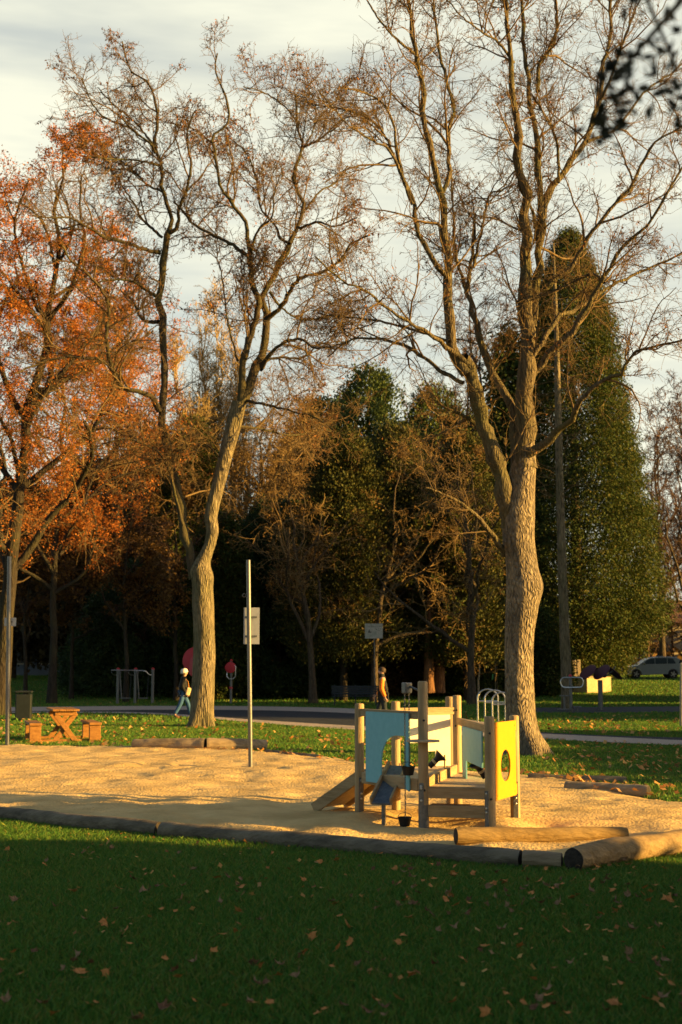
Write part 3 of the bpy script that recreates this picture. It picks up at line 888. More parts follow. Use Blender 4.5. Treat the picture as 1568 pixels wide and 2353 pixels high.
SL = [
 ([(448, 1330), (440, 1290), (426, 1232), (412, 1160), (397, 1085), (382, 1005), (375, 940), (378, 850), (371, 740), (371, 650), (380, 560), (384, 540)], 26, 17, (0, .6)),
 (h7((550, 1900), (1110, 1850), (1113, 1700), (1150, 1540), (1180, 1450), (1190, 1380), (1160, 1300), (1150, 1180))[1:], 22, 13, (0, -.7)),
 (h7((1105, 1860), (1170, 1720), (1210, 1600), (1220, 1500), (1210, 1400), (1240, 1310), (1290, 1210), (1330, 1110), (1370, 1050), (1400, 940), (1355, 850), (1360, 750), (1390, 680), (1370, 560), (1360, 430)), 26, 5, (0, 1.0)),
 (h7((768, 1080), (785, 1030), (780, 960), (745, 870), (735, 760), (712, 650), (722, 560), (715, 450), (670, 370), (600, 320), (560, 190)), 15, 4, (.6, 1.2)),
 (h7((775, 1075), (815, 1040), (825, 960), (855, 880), (880, 780), (868, 690), (860, 620), (890, 520)), 12, 4, (.6, -.8)),
 (h7((735, 1160), (650, 1140), (560, 1110), (470, 1085), (400, 1040), (320, 1000), (240, 1000), (150, 990)), 13, 4, (.6, -2)),
 (h7((745, 1090), (690, 1040), (650, 1000), (620, 940), (570, 870), (540, 800)), 9, 3, (.6, 2)),
 (h7((735, 1890), (700, 1830), (660, 1805), (560, 1775), (510, 1690), (440, 1650), (300, 1640), (150, 1680), (70, 1720)), 17, 4, (.2, -2)),
 (h7((560, 1780), (490, 1600), (495, 1400), (440, 1300), (330, 1200), (280, 1120)), 12, 4, (-.2, -2.5)),
 (h7((730, 1480), (660, 1470), (620, 1400), (600, 1370), (560, 1340)), 11, 4, (.5, 1.6)),
 (h7((730, 1370), (670, 1330), (600, 1290), (480, 1290), (380, 1340)), 11, 3, (.5, -1.2)),
 (h7((715, 700), (690, 660), (600, 590), (520, 560), (440, 500), (370, 350)), 9, 3, (.8, -.8)),
 (h7((715, 680), (620, 560), (520, 480), (450, 400)), 7, 3, (.8, 1.8)),
 (h7((735, 760), (640, 740), (520, 730), (400, 720)), 7, 3, (.8, -1.8)),
 (h7((745, 880), (680, 850), (600, 770), (520, 720)), 7, 3, (.8, 2.4)),
 (h7((1150, 1180), (1130, 1020), (1080, 950), (1010, 840), (990, 700), (980, 620), (1050, 570), (1040, 450), (990, 330), (1000, 250)), 12, 4, (-.7, -1.4)),
 (h7((1150, 1180), (1040, 1110), (960, 1070), (890, 1030), (850, 980), (800, 930)), 11, 5, (-.7, .2)),
 (h7((1155, 1170), (1170, 1100), (1200, 1040), (1250, 1000), (1260, 900), (1290, 800)), 9, 3, (-.7, -2)),
 (h7((1330, 1120), (1290, 1100), (1265, 1040), (1200, 960), (1180, 830), (1130, 700), (1060, 640)), 9, 3, (.4, 2.0)),
 (h7((1225, 1475), (1300, 1400), (1350, 1310), (1400, 1270), (1530, 1230), (1620, 1120), (1700, 1080)), 15, 4, (.2, -2)),
 (h7((1200, 1690), (1280, 1590), (1380, 1560), (1450, 1600), (1540, 1590), (1660, 1540)), 12, 3, (.1, -2.2)),
 (h7((1200, 1700), (1250, 1650), (1400, 1640), (1470, 1580), (1600, 1570)), 9, 3, (.1, 1.8)),
 (h7((1130, 1840), (1220, 1860), (1350, 1890), (1450, 1920), (1540, 1980)), 9, 3, (0, -1.8)),
 (h7((1100, 1960), (1200, 1970), (1320, 2000), (1420, 1990)), 8, 3, (0, 1.5)),
 (h7((1095, 1660), (1050, 1480), (1020, 1260), (1000, 1190), (990, 1080)), 6, 3, (0, 1)),
 (h7((1240, 1340), (1300, 1420), (1400, 1470), (1560, 1450)), 8, 3, (.3, 1.5)),
 (h7((1380, 1050), (1460, 1020), (1540, 1040), (1640, 1000)), 8, 3, (.8, -1)),
 (h7((1410, 960), (1470, 880), (1540, 840), (1600, 760)), 7, 3, (.8, 2)),
 (h7((1380, 680), (1470, 640), (1560, 560), (1640, 520)), 7, 3, (.9, 0)),
 (h7((1370, 560), (1300, 480), (1200, 420), (1120, 400)), 6, 3, (1, -1)),
 (h7((1390, 690), (1440, 600), (1450, 480), (1400, 380)), 6, 3, (1, 2)),
 ([(420, 1205), (380, 1060), (330, 1020), (270, 1010), (200, 1040)], 8, 3, (0, -1.4)),
 ([(515, 1060), (470, 1020), (440, 1060)], 5, 3, (0, -1)),
]
PL, RL = limbs(SL, YL, rl_)
tb = Tub().tubes(PL, RL, 9)
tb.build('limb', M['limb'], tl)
crown_from(PL, RL, rl_, tl, d1=3.0, L1=(0.8, 2.7), c2=11, c3=5, rm=0.006, seeds=12000, seedsize=0.085, skip=1, gn=(.19, .25, .3))

# ---------------------------------------------------------------- generic bare or leafy broadleaved trees
def broadleaf(name, label, px, py, top, Y, seed, spread=0.30, group=None, bark='bark_dark', twig='twig', w=0.02, leaf=None, nleaf=0, leafsize=0.11, levels=(1.4, 7, 4), upr=0.08, lean=0.0, ang=(28, 60), tmin=.28, cat='tree', hang=.5, gn=.16, lean_y=0.0, patch=None, z0=None, split=0.30):
    r = np.random.default_rng(seed)
    b = P(px, py, Y)
    if z0 is not None: b[2] = z0
    else: b[2] = float(gz(b[0], b[1]))
    H = P(px, top, Y)[2] - b[2]
    root = thing(name, label, cat, b, group)
    n = 18
    tz = np.linspace(0, 1, n)
    c = np.zeros((1, n, 3))
    c[0, :, 0] = b[0] + lean * H * tz + H * 0.012 * np.cumsum(r.normal(size=n)) * tz
    c[0, :, 1] = b[1] + lean_y * H * tz + H * 0.012 * np.cumsum(r.normal(size=n)) * tz
    c[0, :, 2] = b[2] - 0.1 + (H * 0.93 + 0.1) * tz
    rad = (w * H * (1 - 0.92 * tz) * (1 + 0.5 * np.exp(-tz * 22)))[None]
    t = Tub().tubes(c, rad, 12)
    kk = max(10, int(H * 1.1))
    P0, R0 = grow(c, rad, kk, lambda p, t_, r: H * spread * r.uniform(.6, 1.15, len(t_)) * (1.25 - 0.85 * t_), 0.03, 12, gn, upr, r, tmin, ang=ang, vert=.1)
    t.tubes(P0, R0, 7)
    t.build('trunk', M[bark], root)
    ln = np.linalg.norm(np.diff(P0, axis=1), axis=2).sum(1)
    rm = 0.00019 * Y
    P1, R1 = grow(P0, R0, np.round(ln * levels[0]).astype(int).clip(3, 30), lambda p, t_, r: p * r.uniform(.25, .55, len(t_)), 0.014, 8, gn * 1.6, upr * .5, r, .15, rmin=rm * 1.5)
    P2, R2 = grow(P1, R1, levels[1], lambda p, t_, r: p * r.uniform(.3, .6, len(t_)), 0.01, 6, gn * 2, upr * .3, r, .1, rmin=rm * 1.2)
    tw = Tub().tubes(P1, R1, 4).tubes(P2, R2, 3)
    last = P2
    if levels[2]:
        P3, R3 = grow(P2, R2, levels[2], lambda p, t_, r: p * r.uniform(.35, .7, len(t_)), 0.008, 4, gn * 2.2, 0, r, .1, rmin=rm)
        tw.tubes(P3, R3, 3); last = P3
    tw.build('branches', M[twig], root)
    if leaf:
        pos = along(last, int(nleaf * 1.8), r, .2)
        if patch is not None:
            pos = pos[snoise(pos, seed + 5, patch, 3) > -0.12]
        pos = pos[:nleaf] + r.normal(0, leafsize * .8, (min(nleaf, len(pos)), 3))
        V, Fq = leaves_at(pos, leafsize, r, hang, 0.55)
        q = Tub(); q.add(V, Fq); q.build('foliage', M[leaf], root, smooth=False)
    return root
# rust-coloured oaks at the left
broadleaf('oak_tree', 'tall oak with rust orange leaves, its thick trunk behind the pole with the small plate', -4, 1658, 285, 46, 31, .34, 'rust coloured oaks', 'bark_shaded', 'twig', .0145, 'oak', 52000, .088, (1.5, 7, 4), .04, lean=.05, tmin=.22, patch=.5)
broadleaf('oak_tree', 'shorter rust orange oak rising above the brown thicket, nearest the forked bare tree', 262, 1590, 690, 77, 32, .34, 'rust coloured oaks', 'bark_shaded', 'twig', .012, 'oak', 15000, .17, (1.2, 6, 4), .08, tmin=.3, patch=.5)
broadleaf('oak_tree', 'slender orange oak between the tall oak and the shorter oak', 120, 1592, 600, 62, 33, .30, 'rust coloured oaks', 'bark_shaded', 'twig', .009, 'oak', 24000, .13, (1.2, 6, 4), .05, tmin=.2, patch=.5)
# the shaded brown thicket below them
thick = [(60, 1585, 1130, 66, 'brown leaved thicket tree in front of the grey house'), (165, 1587, 1150, 68, 'brown leaved thicket tree whose dark trunk stands by the far left path'), (290, 1590, 1060, 64, 'brown thicket tree under the shorter orange oak'), (405, 1590, 1080, 66, 'brown thicket tree behind the forked trunk')]
for i, (x, y, t, Y, lb) in enumerate(thick):
    broadleaf('brown_tree', lb, x, y, t, Y, 40 + i, .36, 'shaded brown thicket', 'bark_shaded', 'twig_red', .011, 'brownleaf', 9000, .16, (1.3, 6, 3), .05, tmin=.22, patch=.5)
# pale golden upright trees seen through the fork
for i, (x, t) in enumerate([(432, 760), (462, 690), (486, 655), (512, 720), (540, 800)]):
    broadleaf('poplar_tree', ['golden upright bare tree, leftmost of the clump seen through the fork', 'golden upright bare tree just left of the tallest in the clump', 'tallest golden upright bare tree of the clump seen through the fork', 'golden upright bare tree just right of the tallest in the clump', 'golden upright bare tree, rightmost of the clump by the forked trunk'][i], x, 1585, t, 84 + 2 * (i % 3), 50 + i, .24, 'golden upright trees', 'twig_gold', 'twig_gold', .009, None, 0, .1, (1.8, 5, 3), .35, tmin=.25, ang=(12, 30), gn=.09)
# brown and golden twiggy trees between the pines and the sand
mid = [(575, 1597, 865, 78, 'brownleaf', 'twiggy brown tree filling the gap right of the forked trunk', 4000), (665, 1597, 905, 80, 'brownleaf', 'twiggy brown tree between the forked trunk and the pines', 4000), (720, 1595, 1000, 62, 'brownleaf', 'twiggy brown tree left of the white notice board', 2600), (860, 1592, 1010, 64, 'brownleaf', 'twiggy brown tree behind the white notice board', 2600), (1085, 1590, 960, 60, 'brownleaf', 'twiggy brown tree between the pair of pines and the flaky trunk', 2600)]
for i, (x, y, t, Y, lf, lb, nl) in enumerate(mid):
    broadleaf('brown_tree', lb, x, y, t, Y, 60 + i, .42, 'twiggy brown trees in the middle', 'bark_dark', 'twig_tan', .014, lf, nl, .14, (1.2, 6, 3), .04, tmin=.18, patch=.6)
# thin bare trees at the right edge and beyond
for i, (x, t, Y, lb) in enumerate([(1525, 905, 112, 'reddish bare tree right of the big evergreen cone'), (1590, 860, 108, 'reddish bare tree cut by the right edge of the photo'), (1140, 640, 84, 'thin grey bare tree between the two big stems of the flaky tree'), (960, 900, 108, 'pinkish bare tree beyond the pines')]):
    broadleaf('bare_tree', lb, x, 1556, t, Y, 70 + i, .30, 'bare trees at the back', 'bark_dark', 'twig_red', .012, None, 0, .1, (1.2, 6, 4), .12, tmin=.2)

# ---------------------------------------------------------------- evergreens
def evergreen(name, label, px, py, top, halfw, Y, seed, prof, n, leaf, ls, group=None, m=9, droop=.5, trunkm='bark_dark', low=0.03, lump=.22, flat=.35, z_low=0.0, dens=-.35, lf=1.0, cat='tree', sp=None):
    r = np.random.default_rng(seed)
    b = P(px, py, Y); b[2] = float(gz(b[0], b[1]))
    H = P(px, top, Y)[2] - b[2]
    Rm = halfw * Y / F
    root = thing(name, label, cat, b, group)
    n2 = n * 3
    h = r.uniform(low, 1.0, n2); a = r.uniform(0, 2 * np.pi, n2)
    q = np.stack([np.cos(a), np.sin(a), h * H / Rm * 0.9], -1)
    rad = prof(h) * (1 + lump * snoise(q, seed, 1.7 * lf, 3))
    lay = h * H / 1.5 + 0.5 * np.sin(3 * a + seed) + 0.3 * np.sin(7 * a + 2 * seed)
    rad = rad * (1.05 - 0.19 * (lay - np.floor(lay)))
    keepw = r.random(n2) < (prof(h) + .06) / (prof(np.linspace(0, 1, 50)).max() + .06)
    dep = 1 - 0.5 * r.random(n2) ** 1.8
    rr2 = rad * dep * Rm
    c = np.stack([b[0] + np.cos(a) * rr2, b[1] + np.sin(a) * rr2, b[2] + h * H], -1)
    gaps = snoise(np.concatenate([q * 1.0], -1), seed + 9, 3.2 * lf, 3) > dens
    c = c[keepw & gaps][:n]; a = a[keepw & gaps][:n]
    out = np.stack([np.cos(a), np.sin(a), 0 * a], -1)
    # each clump: a spray of small faces
    k = len(c)
    cc = np.repeat(c, m, 0) + r.normal(0, sp or ls * 1.1, (k * m, 3))
    oo = np.repeat(out, m, 0)
    d = norm(oo * .8 + r.normal(size=(k * m, 3)) * .55 + np.array([0, 0, -droop]))
    w = norm(np.cross(d, r.normal(size=d.shape) * (1 - flat) + np.array([0, 0, 1]) * flat))
    s = ls * r.uniform(.6, 1.3, k * m)
    V = np.stack([cc, cc + d * (s * .45)[:, None] + w * (s * .26)[:, None], cc + d * s[:, None], cc + d * (s * .45)[:, None] - w * (s * .26)[:, None]], 1).reshape(-1, 3)
    t = Tub(); t.add(V, np.arange(len(V)).reshape(-1, 4)); t.build('foliage', M[leaf], root, smooth=False)
    tz = np.linspace(0, 1, 10)
    cn = np.zeros((1, 10, 3)); cn[0, :, 0] = b[0]; cn[0, :, 1] = b[1]; cn[0, :, 2] = b[2] - .1 + H * .95 * tz
    tt = Tub().tubes(cn, (0.016 * H * (1 - .95 * tz))[None], 9)
    # boughs reaching into the foliage
    nb = 60
    P0, R0 = grow(cn, (0.016 * H * (1 - .95 * tz))[None], nb, lambda p, t_, r: Rm * .8 * prof(t_.clip(0, 1)) + .2, .02, 5, .05, -.02 * droop, r, max(low, .03), ang=(60, 85))
    tt.tubes(P0, R0, 4)
    tt.build('trunk', M[trunkm], root)
    return root
cone = lambda h: np.clip(np.minimum((1 - h) ** 0.56 * 1.0, 0.35 + h * 4.0), 0, 1)
egg = lambda h: np.clip(np.sqrt(np.clip(1 - ((h - .36) / .66) ** 2, 0, 1)), 0, 1)
dome = lambda h: np.clip(np.sqrt(np.clip(1 - ((h - .30) / .70) ** 2, 0, 1)), 0, 1)
evergreen('thuja_tree', 'huge dense green conifer cone behind the flaky trunked tree', 1332, 1585, 530, 222, 81, 81, cone, 26000, 'thuja', .15, None, 15, .9, lump=.13, dens=-.48, sp=.24)
evergreen('yew_tree', 'dark evergreen with yellowish spray tips right of the forked trunk', 640, 1606, 1150, 135, 70, 82, egg, 7500, 'yew', 0.161, 'dark evergreens at the back', 14, .25)
evergreen('yew_tree', 'broad black-green evergreen behind the walking machine', 330, 1604, 1290, 175, 72, 83, dome, 7500, 'yew', 0.161, 'dark evergreens at the back', 14, .25)
evergreen('yew_tree', 'olive tipped evergreen directly behind the knotted bend of the forked trunk', 500, 1606, 1185, 85, 68, 84, egg, 5000, 'thuja', 0.161, 'dark evergreens at the back', 14, .3)
evergreen('yew_tree', 'dark evergreen behind the notice board and bench', 850, 1604, 1220, 130, 76, 85, egg, 6000, 'yew', 0.174, 'dark evergreens at the back', 14, .25)
evergreen('yew_tree', 'dark evergreen rising through the fork of the left bare tree', 430, 1598, 960, 85, 80, 86, egg, 5000, 'thuja', 0.174, 'dark evergreens at the back', 14, .3)
evergreen('yew_tree', 'dark evergreen filling the gap left of the flaky trunk', 1075, 1600, 1180, 110, 82, 87, egg, 5000, 'yew', 0.186, 'dark evergreens at the back', 14, .3)
for i, (x, t, hw, lb, Yp) in enumerate([(745, 925, 105, 'blue-green pine with upright shoots, lower and furthest left of the three tall ones', 88), (850, 852, 105, 'blue-green pine with upright shoots, tallest of the group', 90), (1010, 895, 100, 'blue-green pine with upright shoots beside the flaky tree', 92), (690, 1010, 110, 'lower green pine left of the tallest pine, over the notice board', 89), (925, 985, 130, 'wide green pine in front of the tallest pine', 87), (1100, 960, 80, 'narrow green pine close to the flaky tree', 91), (790, 1000, 110, 'olive pine just right of the notice board post, before the tallest pine', 66), (915, 985, 85, 'olive pine beside the red pine trunks', 71), (1075, 1010, 75, 'olive pine against the flaky trunk', 66)]):
    evergreen('pine_tree', lb, x, 1590, t, hw, Yp, 90 + i, egg, 5600 if Yp > 80 else 6500, 'pine' if Yp > 80 else 'olive', .24 if Yp > 80 else .15, 'blue-green pines', 14 if Yp > 80 else 16, -.9, 'bark_pine' if Yp > 80 else 'bark_shaded', low=.10 if Yp > 80 else .16, lump=.45, flat=0, dens=-.15, lf=1.6, sp=.27)
for i, (x, t, hw, lb) in enumerate([(30, 1120, 150, 'dark evergreen mass behind the thick trunk at the left edge'), (215, 1060, 150, 'dark evergreen mass behind the brown thicket'), (380, 1000, 120, 'dark evergreen mass behind the golden upright trees')]):
    evergreen('fir_tree', lb, x, 1575, t, hw, 94 + 2 * i, 97 + i, egg, 5200, 'fir', .42, 'dark mass of firs at the back left', 9, .3, low=.12, lump=.4, dens=-.3)
for i, (x, t, hw, Y, lf, lb) in enumerate([(735, 1395, 95, 72, 'yew', 'dark rounded shrub under the pines left of the notice board'), (845, 1340, 90, 73, 'thuja', 'olive shrub behind the notice board post'), (925, 1420, 75, 72, 'brownleaf', 'brown leaved shrub just left of the red pine trunks'), (1075, 1350, 85, 71, 'thuja', 'olive shrub between the red pine trunks and the flaky trunk'), (1150, 1430, 70, 73, 'brownleaf', 'brown leaved shrub hidden mostly by the flaky trunk'), (1235, 1400, 60, 72, 'thuja', 'olive shrub between the flaky trunk and the thin straight trunk')]):
    evergreen('shrub', lb, x, 1600, t, hw, Y, 700 + i, dome, 3600, lf, .17, 'shrubs under the trees', 13, .2, 'bark_shaded', low=.02, lump=.35, dens=-.3, cat='shrub', sp=.22)
evergreen('thuja_tree', 'brown-green conifer screening the left side of the huge cone', 1180, 1592, 760, 95, 80, 93, cone, 6000, 'thuja', .32, None, 8, .5, lump=.3, dens=-.2)
# pair of red-barked pines
for i, (x, w, lb) in enumerate([(986, 24, 'reddish pine trunk, shaded one of the pair behind the play frame'), (1010, 24, 'reddish pine trunk, sunlit one of the pair behind the play frame')]):
    Y = 66 + i
    b = P(x, 1583, Y); b[2] = float(gz(b[0], b[1]))
    rt = thing('pine_tree', lb, 'tree', b, 'pair of red pines')
    V, Fq = trunk_mesh([(x, 1592, w * 1.2), (x, 1560, w), (x + 2, 1480, w * .9), (x + 5, 1380, w * .8), (x + 10, 1280, w * .65), (x + 14, 1150, w * .4)], Y, 50, 14, 60 + i, rough=.05)
    t = Tub(); t.add(V, Fq); t.build('trunk', M['bark_pine'], rt)
    r = np.random.default_rng(300 + i)
    cn = np.array([P(x + 2 + 12 * q, 1480 - 330 * q, Y) for q in np.linspace(0, 1, 12)])[None]
    P0, R0 = grow(cn, np.full((1, 12), .12), 34, lambda p, t_, r: r.uniform(1.2, 3.2, len(t_)) * (1.1 - .5 * t_), .02, 8, .12, .02, r, 0, ang=(60, 95))
    P1, R1 = grow(P0, R0, 9, lambda p, t_, r: p * r.uniform(.2, .5, len(t_)), .01, 5, .25, .1, r, .2, rmin=.01)
    Tub().tubes(P0, R0, 5).tubes(P1, R1, 3).build('branches', M['bark_dark'], rt)
    pos = along(P1, 7000, r, .2) + r.normal(0, .12, (7000, 3))
    V, Fq = leaves_at(pos, .22, r, -.1, .3); q = Tub(); q.add(V, Fq); q.build('foliage', M['thuja'], rt, smooth=False)
# the tall thin trunk in front of the cone
Y = 52
b = P(1303, 1610, Y); b[2] = 0
rt = thing('larch_tree', 'tall straight thin trunk standing just right of the flaky trunk', 'tree', b)
V, Fq = trunk_mesh([(1303, 1640, 30), (1303, 1615, 27), (1301, 1540, 25), (1297, 1440, 23), (1292, 1300, 21), (1288, 1150, 19), (1284, 1000, 17), (1281, 850, 13), (1277, 700, 9), (1272, 560, 5)], Y, 70, 14, 71, rough=.04)
t = Tub(); t.add(V, Fq); t.build('trunk', M['bark_l'], rt)
r = np.random.default_rng(310)
cn = np.array([P(1288 - 16 * q, 1150 - 600 * q, Y) for q in np.linspace(0, 1, 14)])[None]
P0, R0 = grow(cn, np.full((1, 14), .1) * np.linspace(1, .3, 14)[None], 60, lambda p, t_, r: r.uniform(.8, 2.2, len(t_)) * (1.1 - .6 * t_), .012, 8, .14, -.02, r, 0, ang=(55, 100))
P1, R1 = grow(P0, R0, 8, lambda p, t_, r: p * r.uniform(.2, .5, len(t_)), .01, 5, .3, -.05, r, .2, rmin=.007)
Tub().tubes(P0, R0, 5).tubes(P1, R1, 3).build('branches', M['twig'], rt)

# ---------------------------------------------------------------- the wood behind everything
r = np.random.default_rng(400)
nt = 70
bx = np.linspace(-48, 52, nt) + r.normal(0, .8, nt); by = r.uniform(112, 140, nt)
hh = r.uniform(9, 15, nt)
tz = np.linspace(0, 1, 10)
C = np.zeros((nt, 10, 3))
C[:, :, 0] = bx[:, None] + r.normal(0, .03, (nt, 1)) * hh[:, None] * tz
C[:, :, 1] = by[:, None]
C[:, :, 2] = gz(bx, by)[:, None] + hh[:, None] * tz
RR_ = (hh * .014)[:, None] * (1 - .9 * tz)[None]
P0, R0 = grow(C, RR_, 16, lambda p, t_, r: p * r.uniform(.2, .38, len(t_)) * (1.2 - .7 * t_), .03, 7, .15, .08, r, .12, ang=(30, 65))
P1, R1 = grow(P0, R0, 8, lambda p, t_, r: p * r.uniform(.3, .6, len(t_)), .02, 6, .25, .03, r, .1, rmin=.018)
P2, R2 = grow(P1, R1, 5, lambda p, t_, r: p * r.uniform(.3, .7, len(t_)), .02, 4, .3, 0, r, .1, rmin=.014)
t = Tub().tubes(C, RR_, 6).tubes(P0, R0, 4).tubes(P1, R1, 3).tubes(P2, R2, 3)
o = mesh_np('distant_wood', np.vstack(t.V), np.vstack(t.F), M['twig_red'])
tag(o, 'far off brown bare wood behind the park trees', 'wood', kind='stuff')
pos = np.stack([r.uniform(-50, 55, 26000), r.uniform(118, 140, 26000), r.uniform(0, 1, 26000) ** 1.6 * 7 + 1.2], -1)
pos = pos[snoise(pos, 41, .35, 3) > -.25]
V, Fq = leaves_at(pos, .75, r, .2, .7)
tag(mesh_np('undergrowth', V, Fq, M['brownleaf'], smooth=False), 'dark undergrowth at the foot of the far wood', 'undergrowth', kind='stuff')

# ---------------------------------------------------------------- evergreens right of the view: they shade the back of the park; the last is added to shade the car
for i, (x, y, H, hw) in enumerate([(30, 40.5, 14.5, 3.2), (30, 47, 16.0, 2.9), (31, 53, 15, 2.4), (31, 64.0, 17.0, 3.0), (40, 90, 21, 4.6)]):
    px = CX + x / y * F
    b0 = float(gz(x, y))
    tp = 1540 - (b0 + H - CAMZ) / y * F
    evergreen('spruce_tree', ['tall spruce beyond the right edge, nearest of the row', 'tall spruce beyond the right edge, second of the row', 'slim spruce beyond the right edge, third of the row', 'tallest spruce beyond the right edge, fourth of the row', 'unseen spruce added out past the right edge to shade the parked car'][i], px, 1540, tp, hw / y * F, y, 500 + i, cone, 2600, 'yew', .7, 'spruces right of the view', 8, .5, dens=-.6)

# ---------------------------------------------------------------- the dark tree right of the camera: its bough hangs into the picture
r = np.random.default_rng(600)
nb_ = np.array([9.6, 1.6, 0.0])
nt_ = thing('evergreen_tree', 'dark tree beside the viewer, its blurred leafy bough hangs in at the top right', 'tree', nb_)
tz = np.linspace(0, 1, 14)
cn = np.zeros((1, 14, 3)); cn[0, :, 0] = nb_[0]; cn[0, :, 1] = nb_[1]; cn[0, :, 2] = -.1 + 5.6 * tz
t = Tub().tubes(cn, (.28 * (1 - .9 * tz))[None], 14)
K_ = 0.62
def kk_(L): return [[x * K_, y * K_, CAMZ + (z - CAMZ) * K_, w * K_] for x, y, z, w in L]
bough = resample([[9.6, 1.6, 4.2, .08], [5.0, 1.7, 3.9, .05]] + kk_([[3.2, 3.0, 4.7, .035], [1.75, 3.6, 4.25, .022], [1.3, 3.8, 3.95, .014], [1.02, 3.92, 3.75, .010], [0.86, 4.0, 3.52, .006]]), 30)
bough2 = resample(kk_([[1.75, 3.6, 4.25, .02], [1.35, 3.7, 4.3, .012], [1.12, 3.9, 4.2, .010], [1.02, 4.0, 3.95, .008], [1.12, 4.0, 3.62, .006]]), 30)
BP = np.stack([bough[:, :3], bough2[:, :3]]); BR = np.stack([bough[:, 3], bough2[:, 3]])
t.tubes(BP, BR, 8)
t.build('trunk', M['bark_dark'], nt_)
n = 6800
h = r.uniform(0, 1, n); a = r.uniform(0, 6.28, n)
pr = np.sqrt(np.clip(1 - ((h - .35) / .67) ** 2, 0, 1)) * 5.4 * (1 + .15 * snoise(np.stack([np.cos(a) * 2, np.sin(a) * 2, h * 4], -1), 3, 1.3, 3))
dp = 1 - .6 * r.random(n) ** 1.5
c = np.stack([nb_[0] + 1.4 + np.cos(a) * pr * dp, nb_[1] + 1.95 + np.sin(a) * pr * dp, .4 + h * 5.2], -1)
c = c[c[:, 0] > 5.0]
cc = np.repeat(c, 7, 0) + r.normal(0, .22, (len(c) * 7, 3))
V1, F1 = leaves_at(cc, .34, r, .3, .6)
tw = along(BP[:, 20:], 1, r)
cl = []
for (x, y, z, s, k) in [(.93, 4.0, 3.63, .035, 80), (.90, 4.0, 3.47, .03, 70), (.86, 4.0, 3.39, .028, 46), (.97, 4.0, 3.60, .05, 30), (1.07, 4.0, 3.55, .03, 46), (1.10, 4.0, 3.68, .04, 36), (1.06, 4.0, 3.90, .03, 34), (1.0, 4.0, 3.86, .03, 20), (1.12, 4.0, 3.46, .03, 20), (1.06, 4, 4.05, .05, 20)]:
    cl.append(np.array([x, y, CAMZ + z - CAMZ]) * K_ + np.array([0, 0, CAMZ * (1 - K_)]) + r.normal(0, s * K_, (int(k * .55), 3)))
V2, F2 = leaves_at(np.vstack(cl), .036, r, .3, .5)
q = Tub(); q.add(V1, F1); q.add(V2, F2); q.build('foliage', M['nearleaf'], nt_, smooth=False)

broadleaf('bare_tree', 'straight bare tree beyond the right edge whose trunk shades the front of the play frame', CX + 11.2 / 10.35 * F, 1540, 1540 - 9.5 / 10.35 * F, 10.35, 650, .22, None, 'bark_dark', 'twig', .021, None, 0, .1, (.8, 4, 0), .1, tmin=.7, z0=0.0)
# unseen evergreen screen added right of the view to shade the lawn
r = np.random.default_rng(610)
n = 26000
c = np.stack([r.uniform(11.5, 13.0, n), r.uniform(16.5, 33, n), r.uniform(0, 1, n) ** .8 * 1.5], -1)
c[:, 2] *= 1 + .18 * snoise(c[:, :2], 8, .6, 2)
V, Fq = leaves_at(c, .16, r, 0, .6)
ho = thing('shade_hedge', 'unseen low evergreen screen added past the right edge to shade the lawn', 'shade_hedge', (12.2, 25, 0))
q = Tub(); q.add(V, Fq); q.build('foliage', M['yew'], ho, smooth=False)
#@@LOGS
# ================================================================== LOGS
def log(name, label, pts, d0, d1, m, seed, group, lift=0.42, endm='logend', zs=None):
    """a log lying along ground points: d0, d1 its end diameters"""
    r = np.random.default_rng(seed)
    k = len(pts)
    L = []
    for i, p in enumerate(pts):
        t = i / (k - 1)
        dia = d0 + (d1 - d0) * t
        z = p[2] + dia * lift if zs is None else zs[i]
        L.append([p[0], p[1], z, dia / 2])
    n, kk = 40, 22
    q = resample(L, n)
    q[0, 3] *= .94; q[-1, 3] *= .94
    V, Fq = tubes(q[None, :, :3], q[None, :, 3], kk)
    c = np.repeat(q[:, :3], kk, 0); d = V - c
    V = c + d * (1 + .11 * snoise(V, seed, 2.5, 3) + .055 * snoise(V, seed + 1, 9, 3))[:, None]
    root = thing(name, label, 'log', (q[n // 2, 0], q[n // 2, 1], 0), group)
    x = V - root_loc(root)
    # local X along the log so the grain runs lengthwise
    o = mesh_np('shaft', x, Fq, m, root)
    for s, e in ((0, 1), (n - 1, -1)):
        ring = V[s * kk:(s + 1) * kk]
        cen = ring.mean(0); tdir = norm(q[min(s + 1, n - 1), :3] - q[max(s - 1, 0), :3])
        out = -tdir if s == 0 else tdir
        vs = np.vstack([ring, cen + (ring - cen) * .55 + out * .006, cen[None] + out * .008]) - root_loc(root)
        fs = [(j, (j + 1) % kk, kk + (j + 1) % kk, kk + j) for j in range(kk)] + [(kk + j, kk + (j + 1) % kk, 2 * kk, 2 * kk) for j in range(kk)]
        me = bpy.data.meshes.new('end_face')
        me.from_pydata([tuple(p) for p in vs], [], [tuple(dict.fromkeys(f)) for f in fs])
        me.materials.append(M[endm])
        oe = bpy.data.objects.new('end_face', me); COL.objects.link(oe); oe.parent = root
    return root
LG = 'logs round the sand'
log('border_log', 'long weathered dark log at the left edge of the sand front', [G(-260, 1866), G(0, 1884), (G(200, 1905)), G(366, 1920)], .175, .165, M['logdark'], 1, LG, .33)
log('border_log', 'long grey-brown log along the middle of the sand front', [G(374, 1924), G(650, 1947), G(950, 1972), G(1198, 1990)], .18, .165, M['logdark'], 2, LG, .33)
log('border_log', 'short log stub wedged between the long log and the thick log', [G(1203, 1992), G(1292, 1996)], .15, .15, M['log'], 3, LG)
